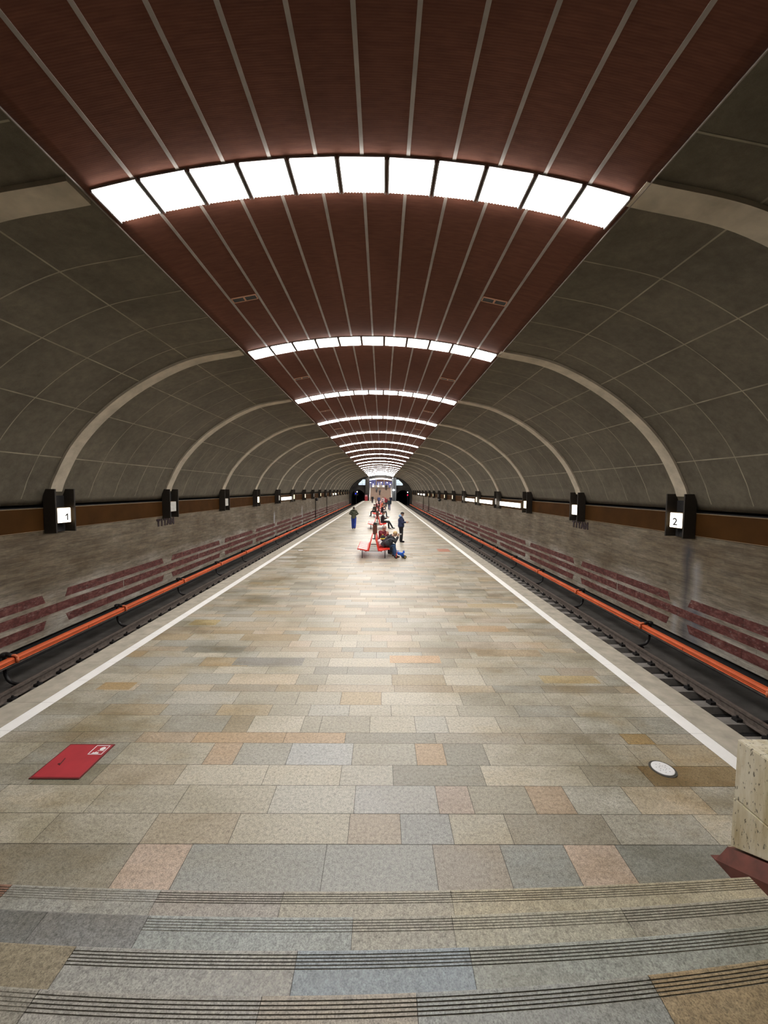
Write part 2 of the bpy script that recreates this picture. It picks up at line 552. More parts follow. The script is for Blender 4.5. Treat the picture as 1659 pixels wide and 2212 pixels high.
# a few slabs that stand out further along: orange patch, yellow ones, white ones at the left
def tint_slab(x0, x1, y0, y1, col):
    slab_quad(x0, x1, y0, y1, tuple(p * 0.7 + q * 0.3 for p, q in zip(col, (0.375, 0.35, 0.295))), 0.0015)
for a in [(0.50, 1.40, 6.42, 6.72, (0.55, 0.34, 0.17)), (2.0, 3.1, 7.9, 8.25, (0.46, 0.31, 0.17)), (2.1, 3.3, 6.7, 7.0, (0.44, 0.33, 0.20)), (-3.9, -3.4, 5.5, 5.72, (0.40, 0.25, 0.08)),
          (-3.9, -3.3, 8.2, 8.55, (0.50, 0.38, 0.16)), (2.9, 3.8, 5.75, 6.0, (0.47, 0.36, 0.17)), (-4.1, -3.2, 15.6, 15.9, (0.62, 0.61, 0.58)), (-4.1, -3.4, 16.4, 16.8, (0.6, 0.6, 0.58)),
          (3.15, 3.75, 18.4, 19.3, (0.50, 0.15, 0.08)), (-3.3, -2.2, 6.8, 7.1, (0.27, 0.26, 0.22)), (-2.2, -1.0, 6.3, 6.6, (0.26, 0.25, 0.23)), (2.6, 3.9, 9.6, 9.9, (0.46, 0.35, 0.19))]:
    tint_slab(*a)
# platform ends beside the stair, safety lines, coping, sides and bottom
for s in (-1, 1):
    yy = -6.0
    while yy < 2.6:
        slab_quad(min(s * 3.42, s * LI), max(s * 3.42, s * LI), yy, min(yy + 0.45, 2.6), slab_colour())
        yy += 0.45
    yy = -6.0
    while yy < 102.5:
        y2 = min(yy + 0.62, 102.5)
        c = random.uniform(0.95, 1.03)
        slab_quad(min(s * LI, s * LO), max(s * LI, s * LO), yy, y2, (c, c, c), 0.0, 1, 0.001)
        yy = y2
    yy = -6.0
    while yy < 102.5:
        y2 = min(yy + 1.24, 102.5)
        slab_quad(min(s * LO, s * PE), max(s * LO, s * PE), yy, y2, (0.4, 0.36, 0.3), 0.0, 2, 0.002)
        yy = y2
box(fb, -PE, PE, -6.0, 102.5, -1.5, -0.004, 3)
floor = struct('floor', fb, [M['granite'], M['white_line'], M['coping'], M['grout']])

# track trenches
for s, nm in ((-1, 'left'), (1, 'right')):
    bm = bmesh.new()
    a, b = sorted((s * (PE + 0.01), s * 9.2))
    box(bm, a, b, -6, 130, -1.80, -1.50)
    bed = struct('floor_track_%s' % nm, bm, M['ballast'])
    bm = bmesh.new()
    a, b = sorted((s * 7.45, s * 8.95))
    box(bm, a, b, -6, 130, -1.499, -1.485)
    obj('walkway_slab', bm, M['bed'], bed)

# ------------------------------------------------------------------ steps towards the camera
stairs = thing('stairs', 'granite steps with grooved nosings rising from the platform towards the viewer', 'stairs', (0, 0, 0))
bow = {1: 0.010, 2: 0.013, 3: 0.016, 4: 0.022}
NY = {k: 2.532 - 0.296 * (k - 1) for k in range(1, 9)}
step_stones = {1: [(-3.3, -2.28, (0.30, 0.17, 0.12), 1), (-2.28, -1.20, (0.35, 0.345, 0.31), .35), (-1.20, -0.33, (0.35, 0.32, 0.28), 1), (-0.33, 0.85, (0.37, 0.34, 0.27), .8), (0.85, 3.15, (0.40, 0.36, 0.26), .8)],
               2: [(-3.3, -1.75, (0.19, 0.195, 0.185), 0), (-1.75, -1.1, (0.22, 0.22, 0.21), 0), (-1.1, 0.18, (0.32, 0.34, 0.32), .5), (0.18, 0.8, (0.35, 0.33, 0.27), .6), (0.8, 1.9, (0.38, 0.36, 0.28), .6), (1.9, 3.15, (0.33, 0.31, 0.25), 1)],
               3: [(-3.3, -1.32, (0.30, 0.255, 0.175), 0), (-1.32, -0.10, (0.35, 0.345, 0.315), 1), (-0.10, 0.84, (0.27, 0.315, 0.345), .9), (0.84, 3.15, (0.32, 0.335, 0.30), 1)],
               4: [(-3.3, -1.25, (0.33, 0.31, 0.26), .4), (-1.25, -0.2, (0.36, 0.345, 0.31), .9), (-0.2, 0.52, (0.37, 0.325, 0.26), .9), (0.52, 1.66, (0.32, 0.335, 0.32), 1), (1.66, 3.15, (0.36, 0.28, 0.17), 1)]}
t = NT('groove_dark'); t.base(t.ramp(t.noise(t.world(), 45, 3, 0.7), [(0.35, (0.10, 0.09, 0.07)), (0.65, (0.24, 0.22, 0.175))])); t.rough(0.9)
M['groove'] = t.m  # grooves get a darker, speckled tone than the slabs
for k in range(1, 9):
    bm = bmesh.new()
    sl = bm.loops.layers.float_color.new('slab')
    yn = NY[k]
    z = 0.16 * k
    bw = bow.get(k, 0.0)
    stones = step_stones.get(k) or [(-3.3 + i * 1.08, -3.3 + (i + 1) * 1.08 if i < 5 else 3.15, slab_colour(), 0.8) for i in range(6)]
    back = 0.295 + 0.05
    for (x0, x1, colr, gr) in stones:
        # profile from the riser foot, over the rounded nosing and the five grooves, to the back of the tread
        prof = [(0.0, -0.16, 0), (0.0, -0.012, 0), (-0.004, -0.003, 0), (-0.012, 0.0, 0)]
        p0 = 0.022
        gd = 0.0032 * gr
        gw = 0.0028 + 0.0028 * gr
        if gr > 0:
            for q in range(5):
                a = p0 + q * 0.0152
                prof += [(-a, 0.0, 0), (-a - 0.0005, -gd, 1), (-a - gw, -gd, 1), (-a - gw - 0.0005, 0.0, 1)]
        prof += [(-back, 0.0, 0)]
        n = max(2, int((x1 - x0) / 0.12))
        cols = []
        for i in range(n + 1):
            x = x0 + 0.0015 + (x1 - x0 - 0.003) * i / n
            cols.append([bm.verts.new((x, yn + bw * (x + 0.2) ** 2 + dy, z + dz)) for dy, dz, _ in prof])
        for c0, c1 in zip(cols[:-1], cols[1:]):
            for j in range(len(prof) - 1):
                f = bm.faces.new((c0[j], c1[j], c1[j + 1], c0[j + 1]))
                f.material_index = 1 if prof[j + 1][2] and prof[j][1] < -0.001 * 0 else 0
                for lp in f.loops:
                    lp[sl] = (*colr, 1)
    box(bm, -3.3, 3.15, yn - 0.7, yn - 0.03, z - 0.161, z - 0.012, 2)
    o = obj('step', bm, [M['granite'], M['groove'], M['grout']], stairs)

# ------------------------------------------------------------------ parapet at the stair foot
par = thing('stair_parapet', 'pitted beige travertine parapet block at the stair foot, lower right', 'parapet', (3.16, 2.87, 0))
bm = bmesh.new()
# side profile in y (towards camera is negative) and z
prof = [(0.0, 0.60), (0.0, 1.06), (-4.2, 1.06), (-4.2, 2.9), (-4.6, 2.9), (-4.6, 0.0)]
def slab_yz(bm, pts, x0, x1, bev=0.0):
    a = [bm.verts.new((x0, yy, zz)) for yy, zz in pts]
    b = [bm.verts.new((x1, yy, zz)) for yy, zz in pts]
    n = len(pts)
    fs = [bm.faces.new(a), bm.faces.new(list(reversed(b)))]
    for i in range(n):
        fs.append(bm.faces.new((a[i], b[i], b[(i + 1) % n], a[(i + 1) % n])))
    bmesh.ops.recalc_face_normals(bm, faces=bm.faces[:])
    if bev:
        bmesh.ops.bevel(bm, geom=list({e for f in fs for e in f.edges}), offset=bev, segments=2, affect='EDGES')
bm = bmesh.new()
slab_yz(bm, [(0, 0.583), (0, 1.06), (-0.80, 1.06), (-0.80, 0.583)], 0.0, 0.235, 0.006)
obj('upper_stone', bm, M['parapet'], par)
bm = bmesh.new()
slab_yz(bm, [(0.0, 0.17), (0.0, 0.579), (-0.72, 0.579)], -0.004, 0.239, 0.006)
obj('lower_stone', bm, M['parapet'], par)
bm = bmesh.new()
slab_yz(bm, [(-0.804, 0.62), (-0.804, 1.06), (-2.6, 2.08), (-2.6, 1.66)], 0.0, 0.235)
obj('rear_stone', bm, M['parapet'], par)
bm = bmesh.new()
prof = [(0.07, 0.0, 0.02), (0.02, 0.13, 0.14), (-2.55, 1.60, 1.62)]
top = [bm.verts.new((-0.005, yy, zz)) for yy, z_, zz in prof]
out_ = [bm.verts.new((-0.075, yy + 0.02, max(0.0, zz - 0.13))) for yy, z_, zz in prof]
inn = [bm.verts.new((0.245, yy, zz)) for yy, z_, zz in prof]
low = [bm.verts.new((-0.075, yy, 0.0)) for yy in (0.09, 0.0, -2.55)]
low2 = [bm.verts.new((0.245, yy, 0.0)) for yy in (0.07, 0.0, -2.55)]
for a_, b_ in ((top, out_), (inn, top), (out_, low), (low2, inn)):
    for q in range(2):
        bm.faces.new((a_[q], a_[q + 1], b_[q + 1], b_[q]))
bmesh.ops.remove_doubles(bm, verts=bm.verts[:], dist=0.001)
bmesh.ops.recalc_face_normals(bm, faces=bm.faces[:])
obj('plinth', bm, M['plinth'], par)

# ------------------------------------------------------------------ walls
BARS = [(0.145, -0.085), (-0.195, -0.43), (-0.565, -0.79)]
WX = 8.6
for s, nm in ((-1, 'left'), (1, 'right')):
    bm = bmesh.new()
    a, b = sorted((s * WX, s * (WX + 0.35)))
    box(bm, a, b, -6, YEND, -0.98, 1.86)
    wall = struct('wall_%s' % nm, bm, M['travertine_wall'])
    bm = bmesh.new()
    a, b = sorted((s * (WX + 0.14), s * (WX + 0.3)))
    box(bm, a, b, -6, YEND, -1.484, -0.975)
    obj('base_recess', bm, M['dark'], wall)
    bm = bmesh.new()
    for row, (zt, zb) in enumerate(BARS):
        for k in range(-1, 19):
            if row == 1:
                pieces = [(10.35 + D * (k - 1) - D / 2 + 0.02, 10.35 + D * (k - 1) + D / 2 - 0.02, 0.0)]
            else:
                g = 0.28 + (0.06 if k % 3 == 0 else 0.0)
                pieces = [(10.35 + D * (k - 1) + g, 10.35 + D * k - g, 0.10 if row == 0 else -0.10)]
            for (ya, yb, sl) in pieces:
                if ya < 5:
                    continue
                if yb > YEND - 1:
                    continue
                x = s * (WX - 0.006)
                # each bar is a row of butted stones
                m = 6
                for q in range(m):
                    u0 = ya + (yb - ya) * q / m + 0.004
                    u1 = ya + (yb - ya) * (q + 1) / m - 0.004
                    e0 = sl if q == 0 else 0
                    e1 = -sl if q == m - 1 else 0
                    quad(bm, [(x, u0 + max(e0, 0), zt), (x, u1 + min(e1, 0), zt), (x, u1 + min(-e1, 0) * 1, zb), (x, u0 + max(-e0, 0), zb)])
    r = bmesh.ops.extrude_face_region(bm, geom=bm.faces[:])
    bmesh.ops.translate(bm, verts=[v for v in r['geom'] if isinstance(v, bmesh.types.BMVert)], vec=(s * 0.012, 0, 0))
    bmesh.ops.recalc_face_normals(bm, faces=bm.faces[:])
    obj('maroon_stone_bands', bm, M['maroon'], wall)
    # ochre band and the ledge above
    bm = bmesh.new()
    a, b = sorted((s * (WX - 0.02), s * (WX + 0.3)))
    box(bm, a, b, -6, YEND, 1.86, 2.44)
    band = struct('trim_%d' % (1 if s < 0 else 2), bm, M['band'])
    bm = bmesh.new()
    a, b = sorted((s * (WX - 0.028), s * (WX + 0.05)))
    box(bm, a, b, -6, YEND, 1.85, 1.862)
    box(bm, a, b, -6, YEND, 2.438, 2.452)
    obj('edge_strip', bm, M['sign_case'], band)
    bm = bmesh.new()
    a, b = sorted((s * (WX + 0.12), s * (WX + 0.9)))
    box(bm, a, b, -6, YEND, 2.452, 2.47)
    a, b = sorted((s * (WX + 0.75), s * (WX + 0.9)))
    box(bm, a, b, -6, YEND, 2.46, 3.1)
    obj('ledge', bm, M['dark'], band)

# vault shells
RIBP = [(3.40, 6.60), (4.80, 6.30), (6.10, 5.66), (7.13, 4.88), (7.85, 4.08), (8.31, 3.26), (8.46, 2.88)]
def catmull(P, n=8):
    P = [Vector(p) for p in P]
    Q = [P[0] * 2 - P[1]] + P + [P[-1] * 2 - P[-2]]
    out = []
    for i in range(1, len(Q) - 2):
        for j in range(n):
            u = j / n
            a, b, c, d = Q[i - 1], Q[i], Q[i + 1], Q[i + 2]
            out.append(0.5 * ((2 * b) + (c - a) * u + (2 * a - 5 * b + 4 * c - d) * u * u + (3 * b - a - 3 * c + d) * u ** 3))
    out.append(P[-1])
    return out
RC = catmull(RIBP, 8)
def offset(path, d):
    out = []
    for i, p in enumerate(path):
        tg = (path[min(i + 1, len(path) - 1)] - path[max(i - 1, 0)]).normalized()
        nrm = Vector((-tg.y, tg.x))
        if nrm.dot(p - Vector((0, 0))) < 0:
            nrm = -nrm
        out.append(p + nrm * d)
    return out
VC = offset(RC, 0.06)
VC = [Vector((3.30, VC[0].y + 0.03))] + VC[:-1] + [Vector((8.60, 2.70)), Vector((8.66, 2.54))]
VO = [p + Vector((0.10, 0.10)) for p in VC]
def path_at_z(path, z):
    for a, b in zip(path[:-1], path[1:]):
        if (a.y - z) * (b.y - z) <= 0:
            u = (z - a.y) / (b.y - a.y)
            return a.lerp(b, u), (b - a).normalized()
for s, nm in ((-1, 'left'), (1, 'right')):
    bm = bmesh.new()
    ys = [-6.0, YEND + 2.0]
    V0 = [[bm.verts.new((s * p.x, yy, p.y)) for p in VC] for yy in ys]
    V1 = [[bm.verts.new((s * p.x, yy, p.y)) for p in VO] for yy in ys]
    for VV in (V0, V1):
        for i in range(len(VC) - 1):
            bm.faces.new((VV[0][i], VV[0][i + 1], VV[1][i + 1], VV[1][i]))
    bm.faces.new((V0[0][-1], V1[0][-1], V1[1][-1], V0[1][-1]))
    bmesh.ops.recalc_face_normals(bm, faces=bm.faces[:])
    vault = struct('wall_vault_%s' % nm, bm, M['vault'], None, True)
    # pale joints: five along the hall, four across every bay
    bm = bmesh.new()
    for z in (6.38, 5.78, 4.93, 3.78):
        p, tg = path_at_z(VC, z)
        nr = Vector((-tg.y, tg.x))
        if nr.dot(p) > 0:
            nr = -nr
        a = p - tg * 0.014 + nr * 0.004
        b = p + tg * 0.014 + nr * 0.004
        quad(bm, [(s * a.x, -6, a.y), (s * b.x, -6, b.y), (s * b.x, YEND, b.y), (s * a.x, YEND, a.y)])
    IN = offset(VC, -0.004)
    for k in range(0, 19):
        for j in range(1, 5):
            yy = Y1 + D * (k - 1) + D * j / 5
            for i in range(1, len(IN) - 2):
                p, q = IN[i], IN[i + 1]
                quad(bm, [(s * p.x, yy - 0.011, p.y), (s * q.x, yy - 0.011, q.y), (s * q.x, yy + 0.011, q.y), (s * p.x, yy + 0.011, p.y)])
    bmesh.ops.recalc_face_normals(bm, faces=bm.faces[:])
    obj('panel_joints', bm, M['vault_joint'], vault)
    # ribs
    out = offset(RC, 0.07)
    bm = bmesh.new()
    W = 0.19
    rows = []
    for p, q in zip(RC, out):
        rows.append([bm.verts.new((s * p.x, -W, p.y)), bm.verts.new((s * p.x, W, p.y)), bm.verts.new((s * q.x, W, q.y)), bm.verts.new((s * q.x, -W, q.y))])
    for a, b in zip(rows[:-1], rows[1:]):
        for j in range(4):
            bm.faces.new((a[j], a[(j + 1) % 4], b[(j + 1) % 4], b[j]))
    bm.faces.new(rows[0])
    bm.faces.new(list(reversed(rows[-1])))
    bmesh.ops.recalc_face_normals(bm, faces=bm.faces[:])
    first = None
    for k in range(1, 20):
        lab = 'pale concrete rib curving down the %s vault from the %s light row' % (nm, ORD[k])
        if first is None:
            first = obj('vault_rib', bm, M['rib'])
            o = first
        else:
            o = first.copy()
            C.objects.link(o)
        o.location = (0, YK[k] - (0.22 if s < 0 else 0.31), 0)
        tag(o, lab, 'rib', 'ribs of the %s vault' % nm)

# ceiling panels
bm = bmesh.new()
SMAX = 3.41
N = 48
pts = [arc(-SMAX + 2 * SMAX * i / N)[0] for i in range(N + 1)]
for yy0, yy1 in [(-6.0, YEND + 2.0)]:
    a = [bm.verts.new((x, yy0, z)) for x, z in pts]
    b = [bm.verts.new((x, yy1, z)) for x, z in pts]
    c = [bm.verts.new((x, yy0, z + 0.12)) for x, z in pts]
    d = [bm.verts.new((x, yy1, z + 0.12)) for x, z in pts]
    for i in range(N):
        bm.faces.new((a[i], b[i], b[i + 1], a[i + 1]))
        bm.faces.new((c[i], c[i + 1], d[i + 1], d[i]))
    bm.faces.new((a[0], c[0], d[0], b[0]))
    bm.faces.new((a[N], b[N], d[N], c[N]))
ceil = struct('ceiling', bm, M['ceiling'], None, True)
bm = bmesh.new()
for i in range(-5, 6):
    (x, z), a = arc(i * 0.56, -0.006)
    u = Vector((math.cos(a), -math.sin(a)))
    w_ = 0.022
    quad(bm, [(x - u.x * w_, -6, z - u.y * w_), (x + u.x * w_, -6, z + u.y * w_), (x + u.x * w_, YEND, z + u.y * w_), (x - u.x * w_, YEND, z - u.y * w_)])
r = bmesh.ops.extrude_face_region(bm, geom=bm.faces[:])
bmesh.ops.translate(bm, verts=[v for v in r['geom'] if isinstance(v, bmesh.types.BMVert)], vec=(0, 0, 0.02))
for s in (-1, 1):
    (x, z), a = arc(s * (SMAX + 0.005))
    a0, b0 = sorted((x, x + s * 0.014))
    box(bm, a0, b0, -6, YEND, z - 0.012, z + 0.10)
bmesh.ops.recalc_face_normals(bm, faces=bm.faces[:])
obj('joint_strips', bm, M['joint'], ceil)

# ------------------------------------------------------------------ ceiling lights
PW, PL = 0.535, 0.505
def scallop(bm, w, l, z0, z1, teeth=13):
    pts_ = []
    for i in range(teeth * 4 + 1):
        u = i / (teeth * 4)
        pts_.append((-w / 2 + w * u, l / 2 - 0.008 + 0.008 * math.cos(2 * PI * teeth * u)))
    low = [(x, -y) for x, y in reversed(pts_)]
    ring = pts_ + low
    a = [bm.verts.new((x, y, z0)) for x, y in ring]
    b = [bm.verts.new((x, y, z1)) for x, y in ring]
    n = len(ring)
    fs = bm.faces.new(a)
    bm.faces.new(list(reversed(b)))
    for i in range(n):
        bm.faces.new((a[i], b[i], b[(i + 1) % n], a[(i + 1) % n]))
    bmesh.ops.recalc_face_normals(bm, faces=bm.faces[:])
lamp0 = thing('ceiling_light', 'x', 'ceiling light', (0, 0, 0), 0, 'arched rows of ceiling lights')
bm = bmesh.new()
scallop(bm, PW, PL, -0.045, -0.022)
obj('diffuser', bm, M['light'], lamp0)
bm = bmesh.new()
box(bm, -PW / 2 - 0.025, PW / 2 + 0.025, -PL / 2 - 0.02, PL / 2 + 0.02, -0.021, 0.05)
box(bm, -PW / 2 - 0.025, -PW / 2 - 0.006, -PL / 2 - 0.02, PL / 2 + 0.02, -0.05, -0.02)
box(bm, PW / 2 + 0.006, PW / 2 + 0.025, -PL / 2 - 0.02, PL / 2 + 0.02, -0.05, -0.02)
obj('housing', bm, M['lamp_housing'], lamp0)
COLN = ['leftmost', 'second from left', 'third from left', 'fourth from left', 'fifth from left', 'middle', 'fifth from right', 'fourth from right', 'third from right', 'second from right', 'rightmost']
done = False
for k in range(1, 20):
    for i in range(11):
        (x, z), a = arc((i - 5) * 0.610, -0.002)
        rown = 'nearest' if k == 1 else ('farthest' if k == 19 else ORD[k] + ' nearest')
        lab = '%s white light panel in the %s arched ceiling row' % (COLN[i], rown)
        if not done:
            lamp0.location = (x, YK[k], z)
            lamp0.rotation_euler = (0, a, 0)
            lamp0['label'] = lab
            done = True
        else:
            copy_thing(lamp0, (x, YK[k], z), (0, a, 0), lab)

# ceiling vents: pairs of dark grilles
v0 = None
for k in range(1, 5):
    for s, nm in ((-1, 'left'), (1, 'right')):
        (x, z), a = arc(s * 2.52, -0.002)
        lab = 'pair of dark vent slots in the ceiling, %s side, after the %s light row' % (nm, ORD[k])
        loc = (x, YK[k] + D / 2 + 0.02, z)
        if v0 is None:
            v0 = thing('ceiling_vent', lab, 'vent', loc, 0, 'ceiling vent pairs')
            v0.rotation_euler = (0, a, 0)
            bm = bmesh.new()
            for cx in (-0.125, 0.125):
                for e in ((cx - 0.122, cx - 0.108, -0.075, 0.075), (cx + 0.108, cx + 0.122, -0.075, 0.075), (cx - 0.122, cx + 0.122, -0.085, -0.068), (cx - 0.122, cx + 0.122, 0.068, 0.085)):
                    box(bm, e[0], e[1], e[2], e[3], -0.016, 0.0)
            obj('frame', bm, plain('vent_frame', (0.55, 0.28, 0.17), 0.6), v0)
            for cx in (-0.125, 0.125):
                bm = bmesh.new()
                box(bm, cx - 0.108, cx + 0.108, -0.068, 0.068, -0.008, 0.004)
                for q in range(8):
                    box(bm, cx - 0.10 + q * 0.027, cx - 0.092 + q * 0.027, -0.068, 0.068, -0.012, -0.008)
                obj('grille', bm, M['black'], v0)
        else:
            copy_thing(v0, loc, (0, a, 0), lab)

# ------------------------------------------------------------------ pylons with sign boxes
LIT = {-1: {2: 'w1', 5: 'y', 7: 'y', 8: 'y', 10: 'y', 13: 'y', 14: 'y', 15: 'y', 16: 'y', 17: 'y', 18: 'y'}, 1: {2: 'w2', 3: 'w', 4: 'y', 6: 'y', 8: 'y', 9: 'y', 11: 'y', 12: 'y', 16: 'y'}}
def pylon(s, k):
    nm = 'left' if s < 0 else 'right'
    st_ = LIT[s].get(k)
    if st_ in ('w1', 'w2'):
        lab = 'brown wall pylon on the %s with a lit sign reading %s' % (nm, st_[1])
    elif st_:
        lab = 'brown %s wall pylon with a lit blank sign box at the %s rib' % (nm, ORD[k])
    else:
        lab = 'brown %s wall pylon with an unlit pale sign box at the %s rib' % (nm, ORD[k])
    p = thing('sign_pylon', lab, 'sign pylon', (s * WX, YK[k] - (0.17 if s < 0 else 0.34), 1.78), 0, 'sign pylons of the %s wall' % nm)
    def bx(x0, x1, *a):
        q = sorted((-s * x0, -s * x1))
        return (q[0], q[1]) + a
    # x measured out from the wall towards the platform
    for yy in (-0.31, 0.31):
        bm = bmesh.new()
        box(bm, *bx(0.025, 0.34, yy - 0.02, yy + 0.02, 0.0, 1.17))
        obj('fin', bm, M['pylon'], p)
    bm = bmesh.new()
    box(bm, *bx(0.025, 0.06, -0.29, 0.29, 0.0, 0.99))
    obj('back_board', bm, M['dark'], p)
    bm = bmesh.new()
    box(bm, *bx(0.06, 0.285, -0.215, 0.215, 0.25, 0.67), bev=0.012)
    case = obj('sign_box', bm, M['sign_case'], p)
    bm = bmesh.new()
    box(bm, *bx(0.28, 0.300, -0.205, 0.205, 0.262, 0.655), bev=0.008)
    fm = {'w1': M['sign_lit'], 'w2': M['sign_lit'], 'w': M['sign_lit'], 'y': M['sign_warm'], None: M['sign_off']}[st_]
    obj('lit_face' if st_ else 'face', bm, fm, case)
    if st_:
        bm = bmesh.new()
        box(bm, *bx(0.10, 0.27, 0.214, 0.224, 0.28, 0.64))
        obj('side_pane', bm, M['side_glow'], case)
    if st_ in ('w1', 'w2'):
        xf = -s * 0.3015
        if s > 0:
            text_mesh('digit', '2', 0.27, M['digit'], case, (xf, 0.02, 0.41), (PI / 2, 0, -PI / 2), 0.001, 0.006).scale = (1.25, 1, 1)
        else:
            bm = bmesh.new()
            one = [(0.075, 0.315), (0.115, 0.315), (0.115, 0.505), (0.083, 0.505), (0.020, 0.455), (0.020, 0.420), (0.075, 0.452)]
            bm.faces.new([bm.verts.new((0.3012, yy, zz)) for yy, zz in one])
            r_ = bmesh.ops.extrude_face_region(bm, geom=bm.faces[:])
            bmesh.ops.translate(bm, verts=[v for v in r_['geom'] if isinstance(v, bmesh.types.BMVert)], vec=(0.0015, 0, 0))
            bmesh.ops.recalc_face_normals(bm, faces=bm.faces[:])
            obj('digit', bm, M['digit'], case)
        if s > 0:
            for dy in (0.045, -0.03):
                bm = bmesh.new()
                box(bm, *bx(0.3005, 0.302, dy - 0.008, dy + 0.012, 0.575, 0.615))
                obj('small_mark', bm, M['faded'], case)
    return p
M['side_glow'] = emit('sign_side_glow', (1.0, 0.62, 0.22), 0.8)
M['faded'] = plain('faded_mark', (0.25, 0.2, 0.12))
for s in (-1, 1):
    for k in range(2, 19):
        pylon(s, k)

# long light boxes on the band
for s, y0, y1 in [(1, 22.2, 26.1), (1, 27.9, 31.5), (1, 33.3, 36.9), (-1, 33.4, 37.1), (-1, 68.6, 69.5), (-1, 69.9, 73.6), (1, 71.0, 74.8), (1, 75.9, 79.9), (1, 81.0, 85.5)]:
    nm = 'left' if s < 0 else 'right'
    idx = {22.2: 'nearest long', 27.9: 'second nearest long', 33.3: 'third nearest long', 33.4: 'only near long', 68.6: 'short far', 69.9: 'long far', 71.0: 'first far long', 75.9: 'second far long', 81.0: 'farthest long'}[y0]
    lb = thing('wall_light_box', '%s glowing light box on the brown band of the %s wall' % (idx, nm), 'light box', (s * (WX - 0.02), (y0 + y1) / 2, 1.98), 0, 'long light boxes on the wall bands')
    h = (y1 - y0) / 2
    a, b = sorted((0, -s * 0.10))
    obj('case', B(a, b, -h, h, 0.0, 0.30, bev=0.01), M['sign_case'], lb)
    a, b = sorted((-s * 0.10, -s * 0.115))
    bm = bmesh.new()
    box(bm, a, b, -h + 0.02, h - 0.02, 0.02, 0.28)
    obj('lit_face', bm, emit('box_lit', (1.0, 0.93, 0.80), 5.0) if 'box_lit' not in bpy.data.materials else bpy.data.materials['box_lit'], lb)

# station name letters on both walls
for s in (-1, 1):
    nm = 'left' if s < 0 else 'right'
    st_ = thing('station_name', 'dark maroon letters reading TITAN on the %s wall under the brown band' % nm, 'lettering', (s * (WX - 0.005), 15.7, 1.595))
    for i, ch in enumerate('TITAN'):
        off = [-0.50, -0.27, -0.04, 0.22, 0.50][i]
        text_mesh('letter', ch, 0.36, M['letters'], st_, (0, -s * off, 0), (PI / 2, 0, -s * PI / 2), 0.012, 0.026)

# drain pipes on the far walls
for s, yy, lab in [(-1, 51.0, 'thin dark pipe down the left wall, the nearer one'), (-1, 61.5, 'thin dark pipe down the left wall, the farther one'),
                   (1, 66.2, 'thin dark pipe down the right wall, the nearer one'), (1, 75.0, 'thin dark pipe down the right wall, the farther one')]:
    bm = bmesh.new()
    tube(bm, [(0, 0, -2.2), (0, 0, 0.45)], 0.05, 8)
    for z in (-1.5, -0.4, 0.3):
        tube(bm, [(0, 0, z), (0, 0, z + 0.05)], 0.065, 8)
    o = obj('drain_pipe', bm, M['pylon'], None, True)
    o.location = (s * (WX - 0.065), yy, 1.35)
    tag(o, lab, 'pipe', 'drain pipes')
# dark loudspeakers under the band
for s, yy, lab in [(-1, 50.6, 'small dark horn speaker below the band on the left wall'), (1, 52.5, 'small dark horn speaker below the band on the right wall')]:
    sp = thing('wall_speaker', lab, 'speaker', (s * (WX - 0.0), yy, 1.66))
    bm = bmesh.new(); tube(bm, [(0, 0, 0.1), (-s * 0.18, 0, 0.05)], 0.03, 8); obj('bracket', bm, M['black_steel'], sp)
    bm = bmesh.new(); lathe(bm, [(0.08, 0), (0.1, 0.1), (0.22, 0.3)], 14, 0, 'y', (-s * 0.26, -0.25, 0)); obj('horn', bm, M['black_steel'], sp, True)

